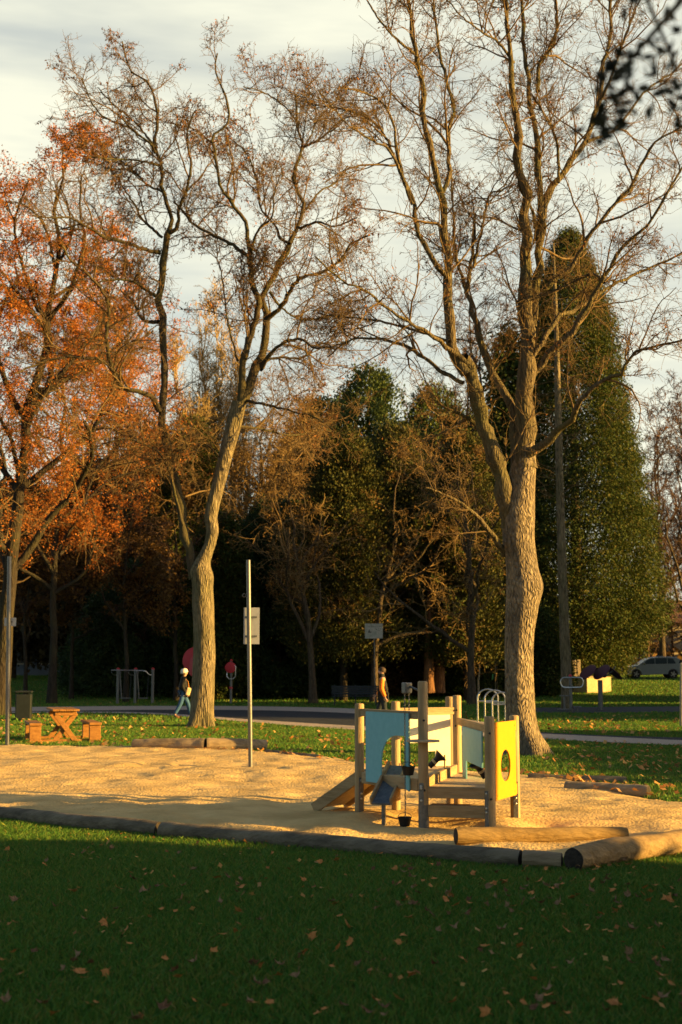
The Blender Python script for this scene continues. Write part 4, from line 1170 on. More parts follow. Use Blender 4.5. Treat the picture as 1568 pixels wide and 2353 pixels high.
log('border_log', 'thick log with a dark round cut end at the sand corner', [G(1318, 2003), G(1420, 1983), G(1568, 1962), G(1720, 1942)], .215, .22, M['logmid'], 4, LG, .46)
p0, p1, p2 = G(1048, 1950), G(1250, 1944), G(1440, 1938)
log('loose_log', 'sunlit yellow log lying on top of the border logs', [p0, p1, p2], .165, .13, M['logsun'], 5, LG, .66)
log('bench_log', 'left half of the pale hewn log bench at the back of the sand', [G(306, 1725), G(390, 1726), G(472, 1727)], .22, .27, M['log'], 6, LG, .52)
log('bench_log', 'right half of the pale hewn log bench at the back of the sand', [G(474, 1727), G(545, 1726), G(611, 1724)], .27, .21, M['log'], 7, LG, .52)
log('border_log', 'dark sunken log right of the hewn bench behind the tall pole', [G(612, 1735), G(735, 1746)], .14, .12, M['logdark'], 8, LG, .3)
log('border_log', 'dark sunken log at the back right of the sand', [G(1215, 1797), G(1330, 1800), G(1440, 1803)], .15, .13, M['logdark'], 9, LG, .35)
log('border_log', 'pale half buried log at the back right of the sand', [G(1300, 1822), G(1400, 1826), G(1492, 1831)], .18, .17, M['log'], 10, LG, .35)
#@@PLAY
# ================================================================== PLAY FRAME
A_, B_, C_, D_, E_, F_, G_ = (np.array(q) for q in ((.2, 13.94), (.826, 12.89), (1.475, 12.72), (1.82, 13.45), (1.35, 14.87), (.62, 14.5), (1.29, 15.15)))
pf = thing('play_frame', 'wooden toddler play frame with blue, cream and yellow panels standing in the sand', 'play frame', (1.0, 13.8, 0))
def v3(p, z): return (float(p[0]), float(p[1]), z)
PR = .051
def post(p, top, bot=-.25, dome_=True):
    m = MB()
    m.tube([v3(p, bot), v3(p, top - .02), v3(p, top - .006), v3(p, top)], [PR, PR, PR * .93, PR * .72], 20)
    return m.build('post', M['timber'], pf, True)
post(A_, 1.26); bpost = post(B_, 1.51, .27); post(C_, 1.165); post(D_, 1.15); post(E_, 1.33); post(F_, 1.27); post(G_, 1.31)
MB().tube([v3(B_, -.25), v3(B_, .285)], .054, 18).build('metal_foot', M['steel'], pf, True)
def plate(p, dirv, z0, z1):
    d = np.array(dirv, float); d /= np.linalg.norm(d); t = np.array([-d[1], d[0]])
    c = p + d * (PR + .002)
    m = MB().box((c[0], c[1], (z0 + z1) / 2), (.008, .05, z1 - z0), math.atan2(d[1], d[0]), .002)
    o = m.build('bracket', M['steel'], pf)
    for z in (z1 - .03, (z0 + z1) / 2 + .06, z1 - .17):
        b = MB().lathe((c[0] + d[0] * .004, c[1] + d[1] * .004, z), [(.013, 0), (.012, .006), (.006, .010)], 10, (d[0], d[1], 0))
        b.build('bolt', M['chrome'], o, True)
plate(A_, (.35, -1), -.1, .47); plate(B_, (-.5, -1), .28, .5); plate(C_, (-.75, -.65), -.1, .44); plate(D_, (-.05, -1), -.1, .47)
def bolt(p, d, z, r=.012, m='black'):
    d = np.array(d, float); d /= np.linalg.norm(d)
    MB().lathe((p[0] + d[0] * (PR - .002), p[1] + d[1] * (PR - .002), z), [(r, 0), (r, .008), (r * .5, .012)], 10, (d[0], d[1], 0)).build('bolt', M[m], pf, True)
bolt(B_, (.1, -1), 1.12); bolt(B_, (.1, -1), .43); bolt(C_, (-.05, -1), 1.0); bolt(C_, (0, -1), .36); bolt(E_, (-.2, -1), 1.16); bolt(E_, (-.4, -1), .98)
# rails
def rail(p, q, zt, h=.08, w=.045, name='rail', m='plank', ta=.0, tb=1.0, off=(0, 0)):
    o = np.array(off)
    a = p + (q - p) * ta + o; b = p + (q - p) * tb + o
    return MB().beam(v3(a, zt - h / 2), v3(b, zt - h / 2), w, h).build(name, M[m], pf)
rail(A_, B_, 1.205, .08, .045, ta=.04, tb=.96)
rail(F_, E_, 1.195, .085, ta=.03, tb=.95)
rail(E_, C_, 1.075, .08, ta=.02, tb=.97)
rail(C_, D_, .46, .10, .04, ta=.1, tb=.92)
rail(C_, D_, 1.07, .09, .04, ta=.1, tb=.92)
# blue panel with an arched opening
u = np.array([*(B_ - A_), 0]); Lab = np.linalg.norm(u); u /= Lab
nab = np.array([u[1], -u[0], 0]); nab = -nab if nab[1] > 0 else nab
arc = []
for i in range(11):
    t = math.pi - i / 10 * math.pi / 2
    arc.append((.50 + .30 + .30 * math.cos(t), .66 + .29 * math.sin(t)))
poly = [(.20, .44), (.50, .44)] + arc + [(.955, .95), (.955, .42), (1.03, .40), (1.03, 1.18), (.20, 1.18)]
o = np.array(v3(A_, 0)) + nab * .036
MB().prism(poly, o, u, (0, 0, 1), .016).build('blue_panel', M['blue'], pf)
# yellow panel with a round window
u2 = np.array([*(D_ - C_), 0]); Lcd = np.linalg.norm(u2); u2 /= Lcd
n2 = np.array([u2[1], -u2[0], 0])
o2 = np.array(v3(C_, 0)) + n2 * .03
a0, a1, z0, z1 = .055, Lcd - .075, .335, 1.10
cxm, czm, rh = (a0 + a1) / 2 - .005, .66, .158
def holed(o, u, v, outer, hc, hr, th, k=40):
    """flat panel with a round hole"""
    m = MB()
    ou, inn = [], []
    for i in range(k):
        t = 2 * math.pi * i / k
        dx, dz = math.cos(t), math.sin(t)
        x0, x1, y0, y1 = outer
        s = min([((x1 if dx > 0 else x0) - hc[0]) / dx if abs(dx) > 1e-6 else 1e9, ((y1 if dz > 0 else y0) - hc[1]) / dz if abs(dz) > 1e-6 else 1e9])
        ou.append((hc[0] + dx * s, hc[1] + dz * s)); inn.append((hc[0] + dx * hr, hc[1] + dz * hr))
    # exact corners
    for cx_ in (outer[0], outer[1]):
        for cy_ in (outer[2], outer[3]):
            j = min(range(k), key=lambda i: (ou[i][0] - cx_) ** 2 + (ou[i][1] - cy_) ** 2)
            ou[j] = (cx_, cy_)
    o, u, v = Vector(o), Vector(u), Vector(v)
    nn = u.cross(v).normalized() * th / 2
    vs = []
    for s in (1, -1):
        for (a, b) in ou: vs.append(o + u * a + v * b + nn * s)
        for (a, b) in inn: vs.append(o + u * a + v * b + nn * s)
    fs = []
    for i in range(k):
        j = (i + 1) % k
        fs += [(i, j, k + j, k + i), (2 * k + j, 2 * k + i, 3 * k + i, 3 * k + j), (i, 2 * k + i, 2 * k + j, j), (k + j, 3 * k + j, 3 * k + i, k + i)]
    return m.add(vs, fs)
yp = holed(o2, u2, (0, 0, 1), (a0, a1, z0, z1), (cxm, czm), rh, .016).build('yellow_panel', M['yellow'], pf)
MB().prism([(a1, 1.0), (a1 + .03, 1.0), (a1 + .03, 1.10), (a1, 1.10)], o2, u2, (0, 0, 1), .0155).build('panel_lug', M['yellow'], pf)
MB().prism([(a1, .345), (a1 + .03, .345), (a1 + .03, .45), (a1, .45)], o2, u2, (0, 0, 1), .0155).build('panel_lug', M['yellow'], pf)
for (a, z) in ((a0 + .05, 1.05), (a1 - .03, 1.05), (a0 + .05, .38), (a1 - .05, .38)):
    c = o2 + u2 * a + np.array([0, 0, z]) + n2 * .008
    MB().lathe(c, [(.010, 0), (.008, .004)], 10, n2).build('screw', M['yellow'], yp, True)
# cream panel at the back
u3 = np.array([*(E_ - F_), 0]); Lfe = np.linalg.norm(u3); u3 /= Lfe
n3 = np.array([u3[1], -u3[0], 0])
o3 = np.array(v3(F_, 0)) + n3 * .033
MB().prism([(.10, .80), (.36, .80), (.36, .70), (.50, .70), (.50, .53), (.70, .53), (.70, 1.11), (.10, 1.11)], o3, u3, (0, 0, 1), .016).build('cream_panel', M['white'], pf)
# second blue panel facing left
u4 = np.array([*(C_ - E_), 0]); Lec = np.linalg.norm(u4); u4 /= Lec
n4 = np.array([u4[1], -u4[0], 0])
if n4[0] > 0: n4 = -n4
o4 = np.array(v3(E_, 0)) + n4 * .03
MB().prism([(.62, .42), (.86, .42), (.86, .64), (1.9, .64), (1.9, 1.0), (.62, 1.0)], o4, u4, (0, 0, 1), .016).build('blue_panel', M['blue'], pf)
# decks and planks
def slab(name, pts, z, th, m):
    cen = np.mean(pts, axis=0)
    q = [cen + (np.array(p) - cen) * .94 for p in pts]
    k = len(q)
    b = MB(); b.add([v3(p, z) for p in q] + [v3(p, z - th) for p in q], [tuple(range(k)), tuple(range(2 * k - 1, k - 1, -1))] + [(i, i + k, (i + 1) % k + k, (i + 1) % k) for i in range(k)])
    return b.build(name, M[m], pf)
slab('deck', [A_, B_, E_, F_], .525, .035, 'deck')
slab('deck', [B_, C_, D_, E_], .445, .035, 'deck')
def fascia(p, q, z0, z1, ta=.06, tb=.94):
    a = p + (q - p) * ta; b = p + (q - p) * tb
    MB().beam(v3(a, (z0 + z1) / 2), v3(b, (z0 + z1) / 2), .045, z1 - z0).build('fascia_board', M['plank'], pf)
fascia(B_, C_, .353, .466); fascia(B_, E_, .40, .545, .05, .93); fascia(F_, E_, .40, .53); fascia(A_, B_, .41, .53); fascia(A_, F_, .41, .53); fascia(D_, E_, .353, .455)
fascia(B_, C_, .168, .285)
nbc = np.array([(C_ - B_)[1], -(C_ - B_)[0]]); nbc /= np.linalg.norm(nbc); nbc = -nbc if nbc[1] < 0 else nbc
MB().prism([(.06, 0), (.61, 0), (.61, .16), (.06, .16)], np.array(v3(B_ + nbc * .024, .268)), np.array([*((C_ - B_) / np.linalg.norm(C_ - B_)), 0]), np.array([*nbc, 0]), .03).build('step', M['deck'], pf)
# climbing ramp down to the left
naf = np.array([-(F_ - A_)[1], (F_ - A_)[0]]); naf /= np.linalg.norm(naf); naf = -naf if naf[0] > 0 else naf
s0, s1 = A_ + (F_ - A_) * .08, A_ + (F_ - A_) * .88
for nm, s in (('near', s0), ('far', s1)):
    e = s + naf * .67
    MB().beam(v3(s, .50), v3(e, .09), .045, .12).build('ramp_side', M['plank'], pf)
c0 = (s0 + s1) / 2; c1 = c0 + naf * .65
MB().beam(v3(c0, .505), v3(c1, .10), .50, .03).build('ramp_board', M['deck'], pf)
for t in (.12, .45, .80):
    p = s0 + naf * .67 * t + (s1 - s0) * .06; z = .50 + (.09 - .50) * t + .06
    q = s1 + naf * .67 * t - (s1 - s0) * .06
    MB().tube([v3(p, z), v3(q, z)], .028, 10).build('rung', M['black'], pf, True)
# sand chute under the arch
ca, cb = np.array([.615, 13.72, .60]), np.array([.405, 13.10, .27])
cd = cb - ca; sd = np.cross(cd, (0, 0, 1)); sd /= np.linalg.norm(sd); cl_ = np.linalg.norm(cd); cn_ = cd / cl_
MB().beam(ca, cb, .19, .02, .002).build('chute_bed', M['chute'], pf)
for s in (-1, 1):
    MB().beam(ca + sd * s * .105 + np.array([0, 0, .025]), cb + sd * s * .105 + np.array([0, 0, .025]), .026, .08).build('chute_side', M['plank'], pf)
MB().tube([cb + np.array([.03, .06, .0]), cb + np.array([.03, .06, -.45])], .022, 10).build('chute_leg', M['steel'], pf, True)
# sand crane: arm, pulley box, chains and buckets
bx_, by_ = .672, 13.02
MB().box((bx_, by_, 1.44), (.085, .075, .11), .5, .008).build('pulley_box', M['steel'], pf)
MB().tube([v3(B_, 1.40), (bx_ + .03, by_ - .02, 1.455)], .011, 8).build('crane_arm', M['steel'], pf, True)
def chain(x, y, za, zb):
    n = max(2, int((za - zb) / .026)); m = MB()
    for i in range(n):
        z = za - (i + .5) * (za - zb) / n
        a = (i % 2) * math.pi / 2 + .4
        pts = []
        for j in range(10):
            t = 2 * math.pi * j / 10
            pts.append((x + math.cos(a) * .0075 * math.cos(t), y + math.sin(a) * .0075 * math.cos(t), z + .018 * math.sin(t)))
        m.tube(pts, .0028, 5, closed=True)
    return m.build('chain', M['steel'], pf, True)
chain(bx_ - .022, by_, 1.385, .12); chain(bx_ + .022, by_, 1.385, .66)
def bucket(x, y, z):
    o = MB().lathe((x, y, z), [(.045, 0), (.05, .004), (.070, .085), (.074, .09), (.068, .09), (.046, .01)], 18).build('bucket', M['black'], pf, True)
    pts = [(x + .07 * math.cos(t), y, z + .088 + .045 * math.sin(t)) for t in np.linspace(0, math.pi, 12)]
    MB().tube(pts, .003, 5).build('handle', M['steel'], o, True)
bucket(bx_ - .03, by_ - .02, .035 + sand_z(bx_, by_) * .5); bucket(bx_ + .01, by_ - .01, .565)
MB().lathe(v3(B_, .905), [(.165, 0), (.168, .003), (.168, .014), (.163, .018)], 36).build('round_shelf', M['deck'], pf, True)
# black sand funnels
def funnel(p, axis, s=1.0):
    o = MB().lathe(p, [(.036 * s, 0), (.036 * s, .13 * s), (.040 * s, .14 * s), (.085 * s, .20 * s), (.09 * s, .205 * s), (.083 * s, .2 * s), (.03 * s, .13 * s)], 18, axis).build('funnel', M['black'], pf, True)
    MB().lathe(np.array(p) + np.array(axis) / np.linalg.norm(axis) * .07 * s, [(.039 * s, 0), (.039 * s, .03 * s)], 18, axis).build('collar', M['deck'], o, True)
funnel((.98, 14.25, .56), (.8, -.1, .75), .9)
funnel((1.52, 13.55, .50), (-.55, -.15, .8), .9)
MB().tube([(1.16, 14.35, .52), (1.16, 14.35, .68)], .010, 8).build('peg', M['plank'], pf, True)
#@@FURN
# ================================================================== POLES AND SIGNS
def tall_pole(label, px, py, top, rad, lean):
    b = G(px, py)
    if in_poly(b[0], b[1], sand_poly): b[2] = sand_z(b[0], b[1]) - .02
    rt = thing('steel_pole', label, 'pole', b, 'tall steel poles')
    tp = P(px + lean, top, b[1])
    MB().tube([(b[0], b[1], b[2] - .3), tp], rad, 16).build('shaft', M['steel'], rt, True)
    MB().lathe(tp, [(rad, -.002), (rad * 1.03, .0), (rad * .9, .012)], 16).build('cap', M['steel'], rt, True)
    return rt, b, tp
rt, b, tp = tall_pole('tall steel pole in the sand with a grey plate seen from behind', 577, 1768, 1288, .036, -6)
def on(px, py, Y): return P(px, py, Y)
Y = b[1]
c = on(578.5, 1438, Y + .055)
pl = MB().box(c, (.265, .004, .61), 0, .0).build('sign_plate', M['signback'], rt)
for yy in (1418, 1462):
    q = on(577, yy, Y + .045)
    MB().box(q, (.205, .014, .03), 0, .002).build('clamp', M['steel'], rt)
q = on(561.5, 1368, Y)
MB().tube([(q[0] + .028 * math.cos(t), q[1], q[2] + .028 * math.sin(t)) for t in np.linspace(0, 2 * math.pi, 16)[:-1]], .006, 6, closed=True).build('ring', M['steel'], rt, True)
rt, b, tp = tall_pole('tall steel pole at the left edge with one small grey plate', 18, 1719, 1280, .045, 4)
c = on(24, 1429, b[1] + .06)
MB().box(c, (.25, .005, .18), 0, .0).build('sign_plate', M['signback'], rt)
MB().box(on(23, 1429, b[1] + .045), (.12, .012, .03), 0, .002).build('clamp', M['steel'], rt)
b = G(1566, 1670)
rt = thing('wooden_post', 'thin pale post at the right edge in front of the parked car', 'post', b)
MB().tube([(b[0], b[1], -.2), P(1566.5, 1590, b[1]), P(1567, 1525, b[1])], [.055, .052, .05], 12).build('shaft', M['stake'], rt, True)
MB().lathe(P(1567, 1525, b[1]), [(.05, -.002), (.045, .012), (.02, .03)], 12).build('cap', M['stake'], rt, True)
# notice board
b = G(863, 1617); Y = b[1]
rt = thing('notice_board', 'weathered white notice board on a thin steel post', 'sign', b)
MB().tube([(b[0], Y, -.2), P(860, 1460, Y)], .028, 10).build('shaft', M['steel'], rt, True)
c = P(859.5, 1450, Y - .05)
bw, bh = 41 * Y / F, 34 * Y / F
bd = MB().box(c, (bw, .02, bh), R(-8), .004).build('board', M['signface'], rt)
rz = Matrix.Translation(Vector(c)) @ Matrix.Rotation(R(-8), 4, 'Z')
def ink(rects, name='lettering'):
    m = MB(rz)
    for (x, z, w, h) in rects: m.box((x * bw, -.013, z * bh), (w * bw, .003, h * bh))
    return m.build(name, M['ink'], bd)
ink([(.27, .31, .34, .012), (-.22, .29, .25, .012), (.02, .29, .16, .012)])
m = MB(rz); m.tube([(.27 * bw, -.013, .16 * bh), (.285 * bw, -.013, .13 * bh)], .018, 6); m.box((.275 * bw, -.013, .03 * bh), (.06 * bw, .003, .03 * bh)); m.build('pictogram', M['ink'], bd)
ink([(-.26, -.06, .10, .10), (-.17, -.07, .05, .08), (-.255, .06, .06, .06), (.375, .12, .014, .12), (.14, .12, .05, .05), (.33, -.03, .02, .02), (.27, -.12, .08, .012)])
# ================================================================== PICNIC TABLE
Yt = 28.8
ax = np.array([-.30, .954, 0]); ex = np.array([.954, .30, 0]); zz = np.array([0, 0, 1.0])
tc_ = np.array([-6.20, Yt, 0])
pt = thing('picnic_table', 'orange-brown wooden picnic table with crossed legs and a block seat on either side', 'table', tc_)
def TB(a, e, z): return tc_ + ax * a + ex * e + zz * z
def tbox(m, a0, a1, e0, e1, z0, z1, bev=.008):
    c = TB((a0 + a1) / 2, (e0 + e1) / 2, (z0 + z1) / 2)
    return m.box(c, (e1 - e0, a1 - a0, z1 - z0), math.atan2(ex[1], ex[0]), bev)
m = MB()
for i in range(4):
    tbox(m, -.05, 1.75, -.30 + i * .15, -.155 + i * .15, .70, .745)
m.build('tabletop', M['table'], pt)
for a in (.12, 1.5):
    for s in (-1, 1):
        d = .03 * s
        m = MB().beam(TB(a + d, -.24 * s, .02), TB(a + d, .24 * s, .66), .05, .11); m.build('leg', M['table'], pt)
    m = MB(); tbox(m, a - .08, a - .035, -.24, .24, .60, .70); m.build('crosspiece', M['table'], pt)
    m = MB(); tbox(m, a - .02, a + .03, -.60, .60, .0, .075); m.build('base_board', M['table'], pt)
for s in (-1, 1):
    e = .66 * s
    m = MB(); tbox(m, -.05, 1.75, e - .14, e + .14, .385, .445); m.build('seat', M['table'], pt)
    for a in (.0, 1.45):
        m = MB(); tbox(m, a, a + .16, e - .125, e + .125, .0, .38); m.build('seat_block', M['table'], pt)
# ================================================================== LITTER BIN
b = G(54, 1655)
bn = thing('litter_bin', 'dark square litter bin behind the picnic table', 'bin', b)
wd = .5
MB().box(b + zz * .42, (wd, wd * .9, .84), .15, .03).build('body', M['bin'], bn)
MB().box(b + zz * .92, (wd + .04, wd * .9 + .04, .06), .15, .02).build('lid', M['bin'], bn)
for sx_ in (-1, 1):
    for sy_ in (-1, 1):
        MB().box(b + np.array([sx_ * .2, sy_ * .18, .865]), (.03, .03, .06), .15).build('lid_support', M['bin'], bn)
# ================================================================== PARK BENCH
b = G(815, 1622); Y = b[1]
bn = thing('park_bench', 'dark slatted park bench under the notice board', 'bench', b)
x0, x1 = P(762, 1600, Y)[0], P(872, 1600, Y)[0]
m = MB()
for i in range(4): m.box(((x0 + x1) / 2, Y - .2 + i * .11, .44), (x1 - x0, .09, .035), 0, .005)
m.build('seat', M['benchdark'], bn)
m = MB()
for i in range(4): m.box(((x0 + x1) / 2, Y + .25 + i * .035, .55 + i * .105), (x1 - x0, .03, .085), 0, .005)
m.build('backrest', M['benchdark'], bn)
for x in (x0 + .15, (x0 + x1) / 2, x1 - .15):
    MB().beam((x, Y - .18, -.05), (x, Y - .18, .42), .06, .06).build('leg', M['benchdark'], bn)
    MB().beam((x, Y + .18, -.05), (x, Y + .40, .95), .05, .06).build('leg', M['benchdark'], bn)
# ================================================================== OUTDOOR GYM
# walking machine
b = G(308, 1617); Y = b[1]; k = Y / F
wm = thing('walking_machine', 'steel outdoor walking machine with three posts and red caps', 'fitness machine', b)
def wx(px): return P(px, 1600, Y)[0]
for px in (271, 311, 351):
    x = wx(px)
    pp = MB().tube([(x, Y, -.1), (x, Y, 1.66)], .075, 14).build('post', M['steel'], wm, True)
    MB().lathe((x, Y, 1.66), [(.085, 0), (.09, .02), (.08, .06), (.03, .085)], 14).build('cap', M['red'], pp, True)
for px in (271, 311):
    x = wx(px)
    MB().tube([(x, Y, 1.52), (x + .13, Y - .1, 1.52)], .055, 12).build('bearing', M['steel'], wm, True)
    MB().tube([(x + .10, Y - .1, 1.50), (x + .20, Y - .1, .30)], .03, 10).build('swing_arm', M['steel'], wm, True)
    MB().tube([(x + .66, Y - .1, 1.50), (x + .60, Y - .1, .30)], .022, 8).build('swing_arm', M['bin'], wm, True)
    MB().box((x + .40, Y - .1, .27), (.5, .16, .05), 0, .01).build('footplate', M['steel'], wm)
MB().tube([(wx(257), Y - .3, 1.62), (wx(280), Y - .3, 1.62), (wx(328), Y - .3, 1.60), (wx(336), Y - .2, 1.56), (wx(343), Y - .1, 1.40), (wx(350), Y, 1.38)], .024, 8).build('handrail', M['chrome'], wm, True)
for px in (258, 297):
    x = wx(px)
    MB().tube([(x, Y - .3, 1.52), (x + .07, Y - .2, 1.40), (x + .2, Y, 1.38)], .022, 8).build('handle', M['chrome'], wm, True)
# big red wheels behind the left tree
Y = 62; 
b = P(446, 1617, Y); b[2] = 0
rw = thing('arm_wheel', 'arm exerciser with big red discs half hidden by the forked tree', 'fitness machine', b)
MB().tube([(b[0], Y, -.1), (b[0], Y, 1.9)], .07, 12).build('post', M['steel'], rw, True)
c = P(446, 1516, Y - .25)
MB().lathe(c, [(.62, 0), (.60, .03), (.45, .05), (.1, .06)], 30, (-.35, -.9, .12)).build('disc', M['red'], rw, True)
c = P(447, 1530, Y - .5)
MB().lathe(c, [(.52, 0), (.50, .03), (.36, .05), (.1, .06)], 30, (-.75, -.65, .1)).build('disc', M['red'], rw, True)
# single post with a red disc
b = G(531, 1617); Y = b[1]
rp = thing('turning_post', 'slim steel exercise post with a small red disc and looped handle', 'fitness machine', b)
MB().tube([(b[0], Y, -.1), (b[0], Y, 2.05)], .06, 12).build('post', M['steel'], rp, True)
MB().lathe((b[0], Y, 2.05), [(.07, 0), (.07, .06), (.03, .1)], 12).build('cap', M['red'], rp, True)
MB().lathe((b[0] - .03, Y - .08, 1.75), [(.27, 0), (.27, .03), (.2, .05)], 24, (0, -1, .05)).build('disc', M['red'], rp, True)
MB().tube([(b[0] - .2, Y - .05, 1.6), (b[0] - .2, Y - .1, 1.32), (b[0] - .1, Y - .1, 1.2), (b[0] + .1, Y - .1, 1.2), (b[0] + .22, Y - .1, 1.32), (b[0] + .22, Y - .1, 1.8), (b[0] + .1, Y - .1, 1.9)], .022, 8).build('handle', M['chrome'], rp, True)
MB().lathe((b[0], Y, .72), [(.09, 0), (.09, .1)], 12).build('collar', M['red'], rp, True)
# twister with oval handrail
b = G(1313, 1637); Y = b[1]
tw_ = thing('twister', 'steel exercise post with oval handrail and low standing plates', 'fitness machine', b)
MB().tube([(b[0], Y, -.1), (b[0], Y, 1.37)], .065, 14).build('post', M['steel'], tw_, True)
MB().lathe((b[0], Y, 1.37), [(.07, 0), (.07, .05), (.03, .09)], 12).build('cap', M['red'], tw_, True)
ov = []
for t in np.linspace(0, 2 * math.pi, 40)[:-1]:
    cx_, sx_ = math.cos(t), math.sin(t)
    ov.append((b[0] + (.27 if cx_ > 0 else -.27) * min(1, abs(cx_) * 4) + .17 * cx_, Y - .3 * (1 if True else 0), 1.15 + .19 * sx_))
MB().tube(ov, .026, 8, closed=True).build('handrail', M['chrome'], tw_, True)
MB().box((b[0] - .02, Y - .16, 1.03), (.08, .3, .07), 0, .01).build('bracket', M['steel'], tw_)
MB().box((b[0] - .27, Y - .1, .12), (.52, .35, .04), 0, .01).build('footplate', M['steel'], tw_)
MB().tube([(b[0] - .27, Y - .1, .12), (b[0] - .27, Y - .1, .62)], .035, 10).build('stem', M['steel'], tw_, True)
MB().box((b[0] - .27, Y - .1, .64), (.34, .3, .04), 0, .01).build('seat', M['steel'], tw_)
MB().box((b[0] + .22, Y - .1, .22), (.30, .3, .035), 0, .01).build('footplate', M['steel'], tw_)
MB().tube([(b[0] + .22, Y - .1, -.05), (b[0] + .22, Y - .1, .22)], .03, 10).build('stem', M['steel'], tw_, True)
# tai-chi discs
b = G(1381, 1632); Y = b[1]
td = thing('arm_wheel', 'steel post carrying four tilted plum coloured discs on a curved bar', 'fitness machine', b)
MB().tube([(b[0], Y, -.1), (b[0], Y, 1.22)], .10, 16).build('post', M['steel'], td, True)
MB().tube([P(1357, 1538, Y - .1), P(1366, 1548, Y - .05), P(1381, 1553.5, Y), P(1396, 1551, Y), P(1408, 1542, Y - .05), P(1414, 1532, Y - .1)], .03, 8).build('curved_bar', M['steel'], td, True)
for (px, py, dY, rad, axd) in ((1351, 1545, -.25, .40, (-.62, -.34, .66)), (1383, 1545, -.40, .40, (-.62, -.34, .66)), (1376, 1545, .3, .36, (.5, .2, .7)), (1408, 1545, .2, .46, (.62, .10, .74))):
    c = P(px, py, Y + dY)
    MB().lathe(c, [(rad, 0), (rad, .025), (rad * .9, .035), (rad * .2, .04)], 30, axd).build('disc', M['plum'], td, True)
# ================================================================== CYCLE HOOPS, STAKES
def hoop(label, px, py, wpx, toppx):
    b = G(px, py); Y = b[1]; k = Y / F
    w = wpx * k; h = (py - toppx) * k
    o = thing('cycle_hoop', label, 'cycle stand', b, 'steel cycle hoops by the trunk')
    r_ = w / 2
    pts = [(b[0], Y, -.1), (b[0], Y, h - r_ * .85)]
    for t in np.linspace(math.pi, 0, 15): pts.append((b[0] + r_ + r_ * math.cos(t), Y + .0, h - r_ * .85 + r_ * .85 * math.sin(t)))
    pts += [(b[0] + w, Y, h - r_ * .85), (b[0] + w, Y, -.1)]
    MB().tube(pts, .024, 10).build('hoop', M['chrome'], o, True)
    MB().tube([(b[0], Y, h * .64), (b[0] + w, Y, h * .64)], .022, 8).build('crossbar', M['chrome'], o, True)
hoop('steel cycle hoop furthest from the flaky trunk', 1098.5, 1660, 46.5, 1585.5)
hoop('middle steel cycle hoop of the row', 1115, 1663, 46.5, 1588)
hoop('steel cycle hoop nearest the flaky trunk', 1132, 1667, 46.5, 1593)
b = G(1102, 1607); Y = b[1]
st = thing('tree_stake', 'crooked pale stake left of the green tipped rod', 'stake', b)
q = [(1102.5, 1612), (1100, 1590), (1099, 1565), (1101.5, 1545), (1101, 1525), (1103, 1510), (1104, 1498)]
MB().tube([P(x, y, Y) for x, y in q], [.06, .058, .055, .05, .05, .045, .04], 10).build('shaft', M['stake'], st, True)
MB().lathe(P(1104, 1498, Y), [(.04, -.002), (.03, .02)], 10).build('tip', M['stake'], st, True)
b = G(1140, 1605); Y = b[1]
st = thing('sapling', 'thin bare sapling tied to a pale stake behind the cycle hoops', 'sapling', b)
MB().tube([P(1140.5, 1610, Y), P(1140, 1560, Y), P(1139, 1500, Y)], [.065, .06, .05], 10).build('stake', M['stake'], st, True)
MB().tube([P(1142, 1610, Y - .08), P(1142, 1560, Y - .08), P(1141, 1500, Y - .06), P(1140.5, 1460, Y), P(1139, 1430, Y), P(1138, 1395, Y)], [.045, .042, .035, .025, .016, .008], 9).build('trunk', M['limb'], st, True)
r = np.random.default_rng(77)
cn = np.array([P(1141 - 3 * q, 1500 - 105 * q, Y) for q in np.linspace(0, 1, 8)])[None]
P0, R0 = grow(cn, np.full((1, 8), .015), 9, lambda p, t_, r: r.uniform(.3, .7, len(t_)), .01, 6, .15, .15, r, .2, rmin=.006)
Tub().tubes(P0, R0, 4).build('twigs', M['twig'], st)
b = G(1132, 1605); Y = b[1]
st = thing('marker_rod', 'thin dark rod with a green tip between the stakes', 'marker', b)
MB().tube([(b[0], Y, -.1), P(1132, 1560, Y)], .012, 8).build('rod', M['bin'], st, True)
MB().tube([P(1132, 1562, Y), P(1132.3, 1549, Y)], .035, 8).build('tip', M['green'], st, True)
# ================================================================== CONCRETE TABLE-TENNIS BLOCK AND BOARD
bl_ = G(1350, 1593); Y = bl_[1]
cb_ = thing('concrete_block', 'long low concrete block, its sunlit end stained with rust', 'block', bl_)
a1_, a0_, a2_ = G(1350, 1593), G(1244, 1586), G(1405, 1590)
hh_ = 34 * Y / F
def quadblock(pts, h):
    m = MB(); k = len(pts)
    m.add([(p[0], p[1], p[2] - .1) for p in pts] + [(p[0], p[1], p[2] + h) for p in pts], [tuple(range(k))[::-1], tuple(range(k, 2 * k))] + [(i, (i + 1) % k, (i + 1) % k + k, i + k) for i in range(k)])
    return m
d01 = a2_ - a1_
quadblock([a0_, a1_, a2_, a0_ + d01], hh_).build('body', M['concrete'], cb_)
MB().beam(a0_ * .5 + (a0_ + d01) * .5 + zz * (hh_ + .025), a1_ * .5 + a2_ * .5 + zz * (hh_ + .025), np.linalg.norm(d01) * 1.03, .045).build('coping', M['concrete'], cb_)
b = P(1324, 1585, Y + 3); b[2] = float(gz(b[0], b[1]))
pb = thing('plank_post', 'pale upright double plank post behind the concrete block', 'post', b)
q0, q1 = P(1316, 1516, Y + 3), P(1334, 1516, Y + 3)
for x in (q0[0] + .1, q1[0] - .1):
    MB().box((x, Y + 3, (b[2] + q0[2]) / 2), (.19, .06, q0[2] - b[2]), 0, .01).build('plank', M['stake'], pb)
MB().box(((q0[0] + q1[0]) / 2, Y + 3.05, (b[2] + q0[2]) / 2), (.1, .05, q0[2] - b[2] - .1), 0, .01).build('batten', M['stake'], pb)
